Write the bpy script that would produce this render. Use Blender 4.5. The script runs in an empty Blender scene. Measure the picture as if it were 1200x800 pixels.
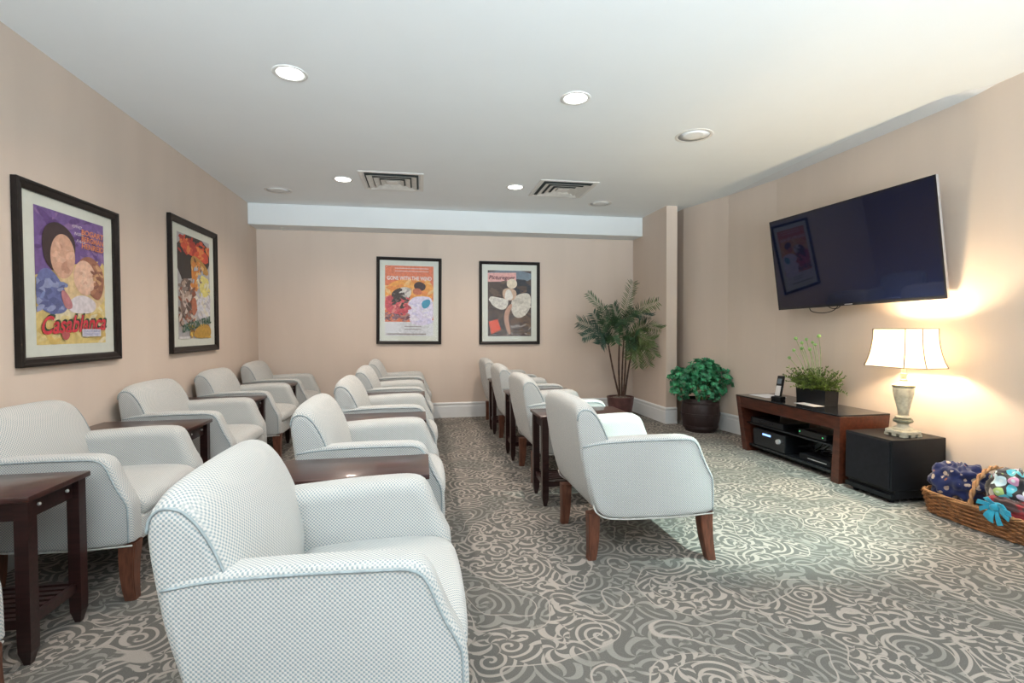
import bpy, bmesh, math, random
from mathutils import Vector, Matrix
random.seed(7)
PI = math.pi
SC = bpy.context.scene
COL = SC.collection

# ------------------------------------------------------------------ camera, light, exposure
cam = bpy.data.cameras.new('camera'); cam.sensor_width = 36.0
cam.lens = 587.59 * 36.0 / 1200.0
cam.clip_start = 0.02
co = bpy.data.objects.new('camera', cam); COL.objects.link(co)
rt = Vector((0.98386, -0.17889, -0.00396)); up = Vector((0.00814, 0.02264, 0.99971)); fw = Vector((0.17875, 0.98361, -0.02374))
mw = Matrix((rt, up, -fw)).transposed().to_4x4(); mw.translation = Vector((0, 0, 1.1972))
co.matrix_world = mw
SC.camera = co
SC.view_settings.view_transform = 'Standard'; SC.view_settings.look = 'None'
SC.view_settings.gamma = 1.0; SC.view_settings.use_curve_mapping = False
SC.view_settings.exposure = 0.40

world = bpy.data.worlds.new('World'); SC.world = world; world.use_nodes = True
wn = world.node_tree.nodes['Background']
wn.inputs['Color'].default_value = (0.72, 0.86, 1.0, 1); wn.inputs['Strength'].default_value = 1.2

def area(name, loc, size, power, col, direction, sy=None, spread=None):
    l = bpy.data.lights.new(name, 'AREA'); l.energy = power; l.color = col; l.size = size
    if sy: l.shape = 'RECTANGLE'; l.size_y = sy
    if spread: l.spread = spread
    o = bpy.data.objects.new(name, l); COL.objects.link(o); o.location = loc
    o.rotation_euler = Vector(direction).to_track_quat('-Z', 'Y').to_euler()
    return o
# added area lamps at the rear windows, aimed up to brighten the ceiling
area('window_daylight', (1.7, -2.52, 1.45), 3.0, 185, (0.84, 0.94, 1.0), (-0.05, 1, 0.85), 1.7, math.radians(88))
area('window_daylight', (-1.25, -2.52, 1.45), 1.2, 78, (0.82, 0.92, 1.0), (0.0, 1, 0.85), 1.7, math.radians(88))
LIGHT_W = 60.0                     # each recessed ceiling light
LIGHT_C = (1.0, 0.83, 0.70)
CEIL = 2.74
LEFT, BACK, RIGHT, REAR = -2.045, 6.876, 3.60, -2.5

# ------------------------------------------------------------------ helpers
def link(o, parent=None):
    COL.objects.link(o)
    if parent is not None: o.parent = parent
    return o
def obj(name, bm, m, parent=None, smooth=False, loc=None, angle=None):
    me = bpy.data.meshes.new(name); bm.normal_update(); bm.to_mesh(me); bm.free()
    for x in (m if isinstance(m, (list, tuple)) else [m]): me.materials.append(x)
    if smooth:
        me.polygons.foreach_set('use_smooth', [True] * len(me.polygons))
        if angle:
            try: me.set_sharp_from_angle(angle=math.radians(angle))
            except Exception: pass
    o = bpy.data.objects.new(name, me)
    if loc: o.location = loc
    return link(o, parent)
def tag(o, label=None, cat=None, group=None, kind=None):
    if label: o['label'] = label
    if cat: o['category'] = cat
    if group: o['group'] = group
    if kind: o['kind'] = kind
    return o
def thing(name, label, cat, loc=(0, 0, 0), rz=0, group=None):
    o = bpy.data.objects.new(name, None); o.empty_display_size = .1
    COL.objects.link(o); o.location = loc; o.rotation_euler = (0, 0, rz)
    return tag(o, label, cat, group)
def struct(name, bm, m, label=None, cat=None, parent=None, smooth=False):
    o = obj(name, bm, m, parent, smooth)
    if parent is None:
        tag(o, label or name.replace('_', ' '), cat or name.split('_')[0], kind='structure')
    return o
def dup(root, loc, rz, label, group=None, name=None):
    r = root.copy(); COL.objects.link(r); r.location = loc; r.rotation_euler = (0, 0, rz)
    r['label'] = label
    if group: r['group'] = group
    for ch in list(root.children):
        c = ch.copy(); COL.objects.link(c); c.parent = r
        for g in ch.children:
            d = g.copy(); COL.objects.link(d); d.parent = c
    return r
def box(bm, x0, x1, y0, y1, z0, z1, bev=0.0, seg=2, mi=0):
    vs = [bm.verts.new((x, y, z)) for x in (x0, x1) for y in (y0, y1) for z in (z0, z1)]
    idx = [(0, 1, 3, 2), (4, 6, 7, 5), (0, 4, 5, 1), (2, 3, 7, 6), (0, 2, 6, 4), (1, 5, 7, 3)]
    fs = [bm.faces.new([vs[i] for i in f]) for f in idx]
    for f in fs: f.material_index = mi
    if bev > 0:
        es = list({e for f in fs for e in f.edges})
        bmesh.ops.bevel(bm, geom=es, offset=bev, segments=seg, affect='EDGES', profile=0.5)
    return vs
def hexa(bm, pts, bev=0.0, mi=0):
    """8 points: bottom 4 (ccw) then top 4."""
    vs = [bm.verts.new(p) for p in pts]
    fs = [bm.faces.new([vs[i] for i in f]) for f in ((3, 2, 1, 0), (4, 5, 6, 7), (0, 1, 5, 4), (1, 2, 6, 5), (2, 3, 7, 6), (3, 0, 4, 7))]
    for f in fs: f.material_index = mi
    if bev > 0:
        es = list({e for f in fs for e in f.edges})
        bmesh.ops.bevel(bm, geom=es, offset=bev, segments=2, affect='EDGES', profile=0.5)
def loft(bm, rings, closed=True, cap=True, mi=0):
    R = [[bm.verts.new(p) for p in r] for r in rings]
    n = len(R[0]); out = []
    for a, b in zip(R[:-1], R[1:]):
        for i in range(n if closed else n - 1):
            j = (i + 1) % n
            f = bm.faces.new((a[i], a[j], b[j], b[i])); f.material_index = mi; out.append(f)
    if cap and closed:
        f = bm.faces.new(R[0][::-1]); f.material_index = mi
        f = bm.faces.new(R[-1]); f.material_index = mi
    return R
def fixn(bm): bmesh.ops.recalc_face_normals(bm, faces=bm.faces)
def lathe(bm, prof, n=32, cx=0, cy=0, cap=True, mi=0):
    return loft(bm, [[(cx + r * math.cos(2 * PI * i / n), cy + r * math.sin(2 * PI * i / n), z) for i in range(n)] for r, z in prof], cap=cap, mi=mi)
def tube(bm, pts, r, n=8, mi=0, closed=False):
    pts = [Vector(p) for p in pts]; rings = []; N = len(pts)
    prev = None
    for i, p in enumerate(pts):
        if closed: t = pts[(i + 1) % N] - pts[i - 1]
        else: t = pts[min(i + 1, N - 1)] - pts[max(i - 1, 0)]
        if t.length < 1e-9: t = Vector((0, 0, 1))
        t.normalize()
        a = prev - t * prev.dot(t) if prev is not None else (Vector((0, 0, 1)).cross(t) if abs(t.z) < .95 else Vector((1, 0, 0)).cross(t))
        if a.length < 1e-6: a = t.orthogonal()
        a.normalize(); prev = a; b = t.cross(a)
        rr = r[i] if isinstance(r, (list, tuple)) else r
        rings.append([p + (a * math.cos(2 * PI * k / n) + b * math.sin(2 * PI * k / n)) * rr for k in range(n)])
    if closed:
        R = [[bm.verts.new(q) for q in g] for g in rings]
        for i in range(N):
            a, b = R[i], R[(i + 1) % N]
            for k in range(n):
                f = bm.faces.new((a[k], a[(k + 1) % n], b[(k + 1) % n], b[k])); f.material_index = mi
    else: loft(bm, rings, mi=mi)
def smoothpath(pts, sub=6):
    pts = [Vector(p) for p in pts]; out = []
    P = [pts[0] * 2 - pts[1]] + pts + [pts[-1] * 2 - pts[-2]]
    for i in range(1, len(P) - 2):
        for s in range(sub):
            t = s / sub; p0, p1, p2, p3 = P[i - 1:i + 3]
            out.append(0.5 * ((2 * p1) + (p2 - p0) * t + (2 * p0 - 5 * p1 + 4 * p2 - p3) * t * t + (3 * p1 - p0 - 3 * p2 + p3) * t ** 3))
    out.append(pts[-1]); return out
def chaikin(P, it=2):
    for _ in range(it):
        Q = []
        for i in range(len(P)):
            a, b = P[i], P[(i + 1) % len(P)]
            Q.append((a[0] * .75 + b[0] * .25, a[1] * .75 + b[1] * .25)); Q.append((a[0] * .25 + b[0] * .75, a[1] * .25 + b[1] * .75))
        P = Q
    return P
def inset2(P, d):
    n = len(P); out = []
    A = sum(P[i][0] * P[(i + 1) % n][1] - P[(i + 1) % n][0] * P[i][1] for i in range(n)); s = 1 if A > 0 else -1
    for i in range(n):
        a, b = Vector(P[i - 1]), Vector(P[(i + 1) % n]); t = (b - a)
        if t.length < 1e-9: out.append(tuple(P[i])); continue
        t.normalize(); out.append((P[i][0] - t.y * d * s, P[i][1] + t.x * d * s))
    return out

# ------------------------------------------------------------------ materials
def new_mat(name):
    m = bpy.data.materials.new(name); m.use_nodes = True
    nt = m.node_tree; return m, nt, nt.nodes['Principled BSDF']
def N(nt, t, **kw):
    n = nt.nodes.new(t)
    for k, v in kw.items():
        if k.startswith('i_'):
            key = k[2:]; n.inputs[int(key) if key.isdigit() else key].default_value = v
        else: setattr(n, k, v)
    return n
def math_n(nt, op, a, b=None, c=None, clamp=False):
    n = nt.nodes.new('ShaderNodeMath'); n.operation = op; n.use_clamp = clamp
    for i, v in enumerate((a, b, c)):
        if v is None: continue
        if isinstance(v, (int, float)): n.inputs[i].default_value = v
        else: nt.links.new(v, n.inputs[i])
    return n.outputs[0]
def mixc(nt, fac, a, b):
    n = nt.nodes.new('ShaderNodeMix'); n.data_type = 'RGBA'
    for key, v in ((0, fac), (6, a), (7, b)):
        if isinstance(v, (int, float)): n.inputs[key].default_value = v
        elif isinstance(v, tuple): n.inputs[key].default_value = (*v[:3], 1)
        else: nt.links.new(v, n.inputs[key])
    return n.outputs[2]
def smoothst(nt, v, lo, hi):
    n = nt.nodes.new('ShaderNodeMapRange'); n.interpolation_type = 'SMOOTHSTEP'
    nt.links.new(v, n.inputs[0]); n.inputs[1].default_value = lo; n.inputs[2].default_value = hi
    return n.outputs[0]
def simple(name, col, rough=.5, var=.08, scale=12, metal=0, coat=0, bump=0, bscale=200, spec=None, stretch=None):
    m, nt, b = new_mat(name)
    tc = N(nt, 'ShaderNodeTexCoord'); src = tc.outputs['Object']
    if stretch:
        mp = N(nt, 'ShaderNodeMapping'); mp.inputs['Scale'].default_value = stretch
        nt.links.new(src, mp.inputs[0]); src = mp.outputs[0]
    no = N(nt, 'ShaderNodeTexNoise'); no.inputs['Scale'].default_value = scale; no.inputs['Detail'].default_value = 4
    nt.links.new(src, no.inputs['Vector'])
    a = tuple(max(0, c * (1 - var)) for c in col); c2 = tuple(min(1, c * (1 + var)) for c in col)
    f = smoothst(nt, no.outputs['Fac'], .3, .7)
    nt.links.new(mixc(nt, f, a, c2), b.inputs['Base Color'])
    b.inputs['Roughness'].default_value = rough; b.inputs['Metallic'].default_value = metal
    if coat: b.inputs['Coat Weight'].default_value = coat; b.inputs['Coat Roughness'].default_value = .08
    if spec is not None: b.inputs['Specular IOR Level'].default_value = spec
    if bump:
        n2 = N(nt, 'ShaderNodeTexNoise'); n2.inputs['Scale'].default_value = bscale
        nt.links.new(tc.outputs['Object'], n2.inputs['Vector'])
        bp = N(nt, 'ShaderNodeBump'); bp.inputs['Strength'].default_value = bump; bp.inputs['Distance'].default_value = .002
        nt.links.new(n2.outputs['Fac'], bp.inputs['Height']); nt.links.new(bp.outputs[0], b.inputs['Normal'])
    return m
def emis(name, col, s):
    m, nt, b = new_mat(name); b.inputs['Base Color'].default_value = (*col, 1)
    b.inputs['Emission Color'].default_value = (*col, 1); b.inputs['Emission Strength'].default_value = s
    return m

WALL_C = (0.675, 0.570, 0.485)
M_wall = simple('wallpaper', WALL_C, .75, .025, 3, bump=.25, bscale=260, stretch=(1, 1, .15))
M_ceil = simple('ceiling_paint', (0.80, 0.84, 0.85), .85, .01, 2, bump=.1, bscale=120)
M_ceilg = simple('cove_paint', (0.74, 0.75, 0.75), .85, .01, 2)  # greyer than the ceiling, stands in for shade on the cove strip
M_soff = simple('soffit_paint', (0.76, 0.80, 0.81), .8, .01, 2)
M_trim = simple('white_trim_paint', (0.74, 0.77, 0.78), .35, .02, 5)
M_frame = simple('black_frame_wood', (0.010, 0.007, 0.006), .42, .3, 30, spec=.3)
M_table = simple('espresso_wood', (0.024, 0.008, 0.0075), .3, .35, 9, coat=.25, stretch=(1, 9, 9))
M_tabletop = simple('espresso_tabletop', (0.040, 0.013, 0.011), .33, .3, 6, coat=.35, stretch=(1, 9, 1))
M_leg = simple('walnut_leg', (0.125, 0.046, 0.026), .38, .3, 14, stretch=(6, 6, 1))
M_black = simple('black_laminate', (0.005, 0.006, 0.008), .45, .2, 20, spec=.3)
M_blackgl = simple('black_gloss', (0.012, 0.013, 0.016), .12, .1, 20)
M_blackm = simple('black_matte', (0.006, 0.006, 0.009), .7, .2, 30, spec=.25)
M_cherry = simple('cherry_wood', (0.056, 0.015, 0.008), .33, .3, 8, coat=.2, stretch=(6, 1, 6))
M_silver = simple('silver_plastic', (0.62, 0.62, 0.63), .3, .05, 30, metal=.6)
M_paper = simple('white_paper', (0.82, 0.83, 0.84), .7, .02, 30)
M_metalw = simple('white_metal', (0.70, 0.70, 0.67), .4, .03, 20)
M_grille = simple('grille_white', (0.78, 0.80, 0.79), .8, .02, 30)
M_ventdark = simple('duct_dark', (0.045, 0.06, 0.06), .8, .2, 20)
M_ventgrey = simple('vent_grey', (0.68, 0.67, 0.63), .6, .08, 20)
M_potbrown = simple('plum_brown_pot', (0.105, 0.045, 0.042), .5, .2, 14)
M_barrel = simple('dark_barrel_weave', (0.022, 0.010, 0.010), .5, .5, 40, bump=.8, bscale=120, stretch=(8, 8, 1))
M_soil = simple('moss_soil', (0.16, 0.13, 0.11), .95, .5, 60, bump=1, bscale=150)
M_cane = simple('palm_cane', (0.07, 0.035, 0.022), .6, .5, 20, stretch=(1, 1, 12))
M_frond = simple('palm_frond', (0.028, 0.075, 0.028), .55, .6, 6)
M_frond2 = simple('palm_frond_blue', (0.022, 0.062, 0.042), .55, .5, 6)
M_frond3 = simple('palm_frond_olive', (0.085, 0.125, 0.040), .55, .5, 6)
M_bush = simple('bush_leaf', (0.022, 0.185, 0.075), .5, .75, 14)
M_fern = simple('fern_leaf', (0.115, 0.175, 0.030), .55, .7, 25)
M_stemg = simple('pale_green_stem', (0.36, 0.44, 0.20), .5, .2, 30)
M_bud = simple('green_bud', (0.30, 0.52, 0.17), .6, .3, 60)
M_lampc = simple('antique_cream', (0.47, 0.44, 0.34), .5, .22, 30)
M_lampg = simple('antique_green_grey', (0.16, 0.165, 0.115), .5, .35, 40)
M_wick = simple('wicker', (0.26, 0.110, 0.040), .55, .4, 30)
M_wickl = simple('wicker_light', (0.36, 0.18, 0.075), .55, .35, 30)
M_glassdisc = emis('downlight_lens', (1.0, 0.96, 0.90), 9)
M_blue = emis('blue_display', (0.25, 0.45, 1.0), 1.6)

def fabric(name='armchair_weave', rot=0, scale=1):
    m, nt, b = new_mat(name)
    tc = N(nt, 'ShaderNodeTexCoord'); sp = N(nt, 'ShaderNodeSeparateXYZ'); nt.links.new(tc.outputs['Object'], sp.inputs[0])
    k = 2 * PI / .0115 * scale
    sx = math_n(nt, 'SINE', math_n(nt, 'MULTIPLY', sp.outputs[0], k))
    sy = math_n(nt, 'SINE', math_n(nt, 'MULTIPLY', sp.outputs[1], k))
    sz = math_n(nt, 'SINE', math_n(nt, 'MULTIPLY', sp.outputs[2], k))
    nx = N(nt, 'ShaderNodeSeparateXYZ'); nt.links.new(tc.outputs['Normal'], nx.inputs[0])
    ax = math_n(nt, 'POWER', math_n(nt, 'ABSOLUTE', nx.outputs[0]), 3); ay = math_n(nt, 'POWER', math_n(nt, 'ABSOLUTE', nx.outputs[1]), 3); az = math_n(nt, 'POWER', math_n(nt, 'ABSOLUTE', nx.outputs[2]), 3)
    t = math_n(nt, 'ADD', math_n(nt, 'MULTIPLY', math_n(nt, 'MULTIPLY', sy, sz), ax), math_n(nt, 'MULTIPLY', math_n(nt, 'MULTIPLY', sx, sz), ay))
    t = math_n(nt, 'ADD', t, math_n(nt, 'MULTIPLY', math_n(nt, 'MULTIPLY', sx, sy), az))
    f = smoothst(nt, t, -.40, .25)
    no = N(nt, 'ShaderNodeTexNoise'); no.inputs['Scale'].default_value = 5; nt.links.new(tc.outputs['Object'], no.inputs['Vector'])
    cream = mixc(nt, no.outputs['Fac'], (0.600, 0.578, 0.545), (0.640, 0.613, 0.580))
    nt.links.new(mixc(nt, f, (0.27, 0.335, 0.352), cream), b.inputs['Base Color'])
    b.inputs['Roughness'].default_value = .85; b.inputs['Sheen Weight'].default_value = .15
    bp = N(nt, 'ShaderNodeBump'); bp.inputs['Strength'].default_value = .35; bp.inputs['Distance'].default_value = .0012
    nt.links.new(t, bp.inputs['Height']); nt.links.new(bp.outputs[0], b.inputs['Normal'])
    return m
M_fab = fabric()
M_pipe = simple('piping_cord', (0.33, 0.385, 0.40), .8, .1, 60)
M_pipel = simple('piping_cord_light', (0.60, 0.60, 0.57), .8, .1, 60)

def carpet():
    m, nt, b = new_mat('scroll_carpet')
    tc = N(nt, 'ShaderNodeTexCoord'); L = nt.links.new
    n0 = N(nt, 'ShaderNodeTexNoise'); n0.inputs['Scale'].default_value = 3.2; n0.inputs['Detail'].default_value = 1.5; L(tc.outputs['Object'], n0.inputs['Vector'])
    sub = N(nt, 'ShaderNodeVectorMath', operation='SUBTRACT'); L(n0.outputs['Color'], sub.inputs[0]); sub.inputs[1].default_value = (.5, .5, .5)
    sc = N(nt, 'ShaderNodeVectorMath', operation='SCALE'); L(sub.outputs[0], sc.inputs[0]); sc.inputs['Scale'].default_value = .075
    ad = N(nt, 'ShaderNodeVectorMath', operation='ADD'); L(tc.outputs['Object'], ad.inputs[0]); L(sc.outputs[0], ad.inputs[1])
    P = ad.outputs[0]
    def spiral(scale, arms, pitch, off, lo, hi):
        mp = N(nt, 'ShaderNodeMapping'); mp.inputs['Location'].default_value = (off, off * .7, 0); L(P, mp.inputs[0])
        v = N(nt, 'ShaderNodeTexVoronoi'); v.voronoi_dimensions = '2D'; v.inputs['Scale'].default_value = scale; v.inputs['Randomness'].default_value = .85
        L(mp.outputs[0], v.inputs['Vector'])
        d = N(nt, 'ShaderNodeVectorMath', operation='SUBTRACT'); L(mp.outputs[0], d.inputs[0]); L(v.outputs['Position'], d.inputs[1])
        s = N(nt, 'ShaderNodeSeparateXYZ'); L(d.outputs[0], s.inputs[0])
        ang = math_n(nt, 'ARCTAN2', s.outputs[1], s.outputs[0])
        r = math_n(nt, 'SQRT', math_n(nt, 'ADD', math_n(nt, 'MULTIPLY', s.outputs[0], s.outputs[0]), math_n(nt, 'MULTIPLY', s.outputs[1], s.outputs[1])))
        cs = N(nt, 'ShaderNodeSeparateXYZ'); L(v.outputs['Color'], cs.inputs[0])
        sgn = math_n(nt, 'SIGN', math_n(nt, 'SUBTRACT', cs.outputs[0], .5))
        ph = math_n(nt, 'ADD', math_n(nt, 'MULTIPLY', math_n(nt, 'MULTIPLY', ang, arms), sgn), math_n(nt, 'MULTIPLY', r, 2 * PI / pitch))
        ph = math_n(nt, 'ADD', ph, math_n(nt, 'MULTIPLY', cs.outputs[1], 6.28))
        return smoothst(nt, math_n(nt, 'SINE', ph), lo, hi), r, cs.outputs[2]
    s1, r1, c1 = spiral(4.4, 1, .037, 0, .25, .65)
    s2, r2, c2 = spiral(7.5, 5, .09, 3.3, .15, .5)
    s3, r3, c3 = spiral(11, 2, .045, 7.1, .15, .6)
    nm = N(nt, 'ShaderNodeTexNoise'); nm.inputs['Scale'].default_value = 4.5; nm.inputs['Detail'].default_value = 1; L(P, nm.inputs['Vector'])
    k1 = smoothst(nt, nm.outputs['Fac'], .47, .50); k2 = smoothst(nt, nm.outputs['Fac'], .60, .62)
    pat = math_n(nt, 'ADD', math_n(nt, 'MULTIPLY', s1, math_n(nt, 'SUBTRACT', 1, k1)), math_n(nt, 'MULTIPLY', s2, k1))
    pat = math_n(nt, 'ADD', math_n(nt, 'MULTIPLY', pat, math_n(nt, 'SUBTRACT', 1, k2)), math_n(nt, 'MULTIPLY', s3, k2))
    n3 = N(nt, 'ShaderNodeTexNoise'); n3.inputs['Scale'].default_value = 2.6; n3.inputs['Detail'].default_value = .5; L(P, n3.inputs['Vector'])
    vine = smoothst(nt, math_n(nt, 'ABSOLUTE', math_n(nt, 'SINE', math_n(nt, 'MULTIPLY', n3.outputs['Fac'], 30))), .16, .07)
    tone = smoothst(nt, n3.outputs['Fac'], .5, .56)
    pile = N(nt, 'ShaderNodeTexNoise'); pile.inputs['Scale'].default_value = 260; pile.inputs['Detail'].default_value = 2; L(tc.outputs['Object'], pile.inputs['Vector'])
    dark = mixc(nt, pile.outputs['Fac'], (0.084, 0.082, 0.076), (0.182, 0.178, 0.164))
    light = mixc(nt, pile.outputs['Fac'], (0.275, 0.248, 0.220), (0.43, 0.395, 0.355))
    mid = mixc(nt, pile.outputs['Fac'], (0.180, 0.178, 0.162), (0.30, 0.295, 0.268))
    fig = mixc(nt, tone, light, mid)
    c = mixc(nt, pat, dark, fig); c = mixc(nt, vine, c, light)
    L(c, b.inputs['Base Color']); b.inputs['Roughness'].default_value = .95; b.inputs['Specular IOR Level'].default_value = .1
    bp = N(nt, 'ShaderNodeBump'); bp.inputs['Strength'].default_value = .5; bp.inputs['Distance'].default_value = .004
    L(math_n(nt, 'ADD', pile.outputs['Fac'], math_n(nt, 'MULTIPLY', pat, .6)), bp.inputs['Height']); L(bp.outputs[0], b.inputs['Normal'])
    return m
M_carpet = carpet()

def glass_pane_mat():
    m, nt, b = new_mat('picture_glass'); out = nt.nodes['Material Output']; nt.nodes.remove(b)
    t = N(nt, 'ShaderNodeBsdfTransparent'); g = N(nt, 'ShaderNodeBsdfGlossy'); g.inputs['Roughness'].default_value = .03
    f = N(nt, 'ShaderNodeFresnel'); f.inputs['IOR'].default_value = 1.45; mx = N(nt, 'ShaderNodeMixShader')
    nt.links.new(math_n(nt, 'MULTIPLY', f.outputs[0], .22), mx.inputs[0]); nt.links.new(t.outputs[0], mx.inputs[1]); nt.links.new(g.outputs[0], mx.inputs[2]); nt.links.new(mx.outputs[0], out.inputs[0])
    return m
M_glass = glass_pane_mat()

# ------------------------------------------------------------------ structure
bm = bmesh.new(); box(bm, LEFT - .1, 3.9, REAR - .1, BACK + .1, -.1, 0)
struct('floor', bm, M_carpet, 'grey green carpet with cream scrolling leaf pattern')
bm = bmesh.new(); box(bm, LEFT - .1, 3.9, REAR - .1, BACK + .1, CEIL, CEIL + .1)
struct('ceiling', bm, M_ceil, 'smooth white flat ceiling')
bm = bmesh.new(); box(bm, LEFT - .1, LEFT, REAR, BACK, 0, CEIL)
struct('wall_left', bm, M_wall, 'beige wall on the left')
bm = bmesh.new(); box(bm, LEFT - .1, 3.14, BACK, BACK + .1, 0, CEIL)
struct('wall_back', bm, M_wall, 'beige wall at the far end')
COLX, COLY, COLE = 3.04, 5.865, 3.185
bm = bmesh.new(); box(bm, COLX, COLE, COLY, BACK, 0, CEIL)
struct('wall_pier', bm, M_wall, 'beige wall stub projecting beside the potted palm', 'wall')
pts = [(COLE, 6.60), (3.341, 6.60), (3.341, 5.993), (3.52, 5.30), (RIGHT, 4.60), (RIGHT, 2.72), (RIGHT, REAR)]
bm = bmesh.new()
inner = [[(x, y, 0), (x, y, CEIL)] for x, y in pts]; outer = [[(x + (.45 if i < 3 else .25), y + (.1 if i < 2 else 0), 0), (x + (.45 if i < 3 else .25), y + (.1 if i < 2 else 0), CEIL)] for i, (x, y) in enumerate(pts)]
rings = [[inner[i][0], inner[i][1], outer[i][1], outer[i][0]] for i in range(len(pts))]
loft(bm, rings); fixn(bm)
struct('wall_right', bm, M_wall, 'beige wall carrying the television')
# wall behind the camera with window openings
bm = bmesh.new()
WX = [(-1.85, -0.65), (0.2, 3.2)]; z0, z1 = .60, 2.30
xs = [LEFT, WX[0][0], WX[0][1], WX[1][0], WX[1][1], RIGHT]
box(bm, LEFT, RIGHT, REAR - .1, REAR, 0, z0); box(bm, LEFT, RIGHT, REAR - .1, REAR, z1, CEIL)
for a, b_ in ((0, 1), (2, 3), (4, 5)): box(bm, xs[a], xs[b_], REAR - .1, REAR, z0, z1)
struct('wall_rear', bm, M_wall, 'beige window wall behind the viewer')
for i, (a, b_) in enumerate(WX):
    bm = bmesh.new(); t = .05
    box(bm, a, b_, REAR - .08, REAR - .02, z0, z0 + t); box(bm, a, b_, REAR - .08, REAR - .02, z1 - t, z1)
    n = 2 if i == 0 else 4
    for k in range(n + 1):
        xx = a + (b_ - a - t) * k / n; box(bm, xx, xx + t, REAR - .08, REAR - .02, z0 + t, z1 - t)
    struct('window_%d' % (i + 1), bm, M_trim, 'white window frame in the wall behind the viewer')

# soffit at the back, cove strip along the television wall
bm = bmesh.new(); box(bm, LEFT, COLX, 6.557, BACK, 2.484, CEIL, .004, 1)
struct('trim_1', bm, M_soff, 'white dropped soffit across the far wall', 'soffit')
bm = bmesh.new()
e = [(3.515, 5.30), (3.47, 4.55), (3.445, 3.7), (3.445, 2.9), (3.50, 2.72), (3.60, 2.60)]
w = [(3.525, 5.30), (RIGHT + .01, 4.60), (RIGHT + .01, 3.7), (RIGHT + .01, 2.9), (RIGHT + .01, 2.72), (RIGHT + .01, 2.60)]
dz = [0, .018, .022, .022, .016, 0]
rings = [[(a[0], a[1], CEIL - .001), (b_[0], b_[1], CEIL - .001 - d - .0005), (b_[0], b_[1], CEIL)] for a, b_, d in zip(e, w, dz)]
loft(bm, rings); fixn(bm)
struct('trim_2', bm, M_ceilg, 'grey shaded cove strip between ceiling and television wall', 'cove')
def baseboard(name, path, label):
    """path follows the wall face; profile grows to the left-hand normal (into the room)."""
    prof = [(0, 0), (.016, 0), (.016, .150), (.012, .158), (.012, .176), (.016, .182), (.016, .192), (.008, .205), (0, .208)]
    bm = bmesh.new(); P = [Vector(p) for p in path]; rings = []
    for i, p in enumerate(P):
        ds = []
        if i > 0: ds.append((P[i] - P[i - 1]).normalized())
        if i < len(P) - 1: ds.append((P[i + 1] - P[i]).normalized())
        ns = [Vector((-d.y, d.x)) for d in ds]; nn = sum(ns, Vector((0, 0))); nn.normalize(); k = 1 / max(.3, nn.dot(ns[0]))
        rings.append([(p.x + nn.x * k * a, p.y + nn.y * k * a, z) for a, z in prof])
    loft(bm, rings); fixn(bm); struct(name, bm, M_trim, label)
baseboard('baseboard_back', [(COLX - .0165, BACK), (LEFT + .0165, BACK)], 'white baseboard along the far wall')
baseboard('baseboard_left', [(LEFT, BACK - .0005), (LEFT, REAR)], 'white baseboard along the left wall')
baseboard('baseboard_pier', [(COLE, COLY), (COLX, COLY), (COLX, BACK - .0005)], 'white baseboard around the wall stub beside the palm')
baseboard('baseboard_right', [(RIGHT, REAR), (RIGHT, 4.60), (3.52, 5.30), (3.341, 5.993)], 'white baseboard along the television wall')

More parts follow.
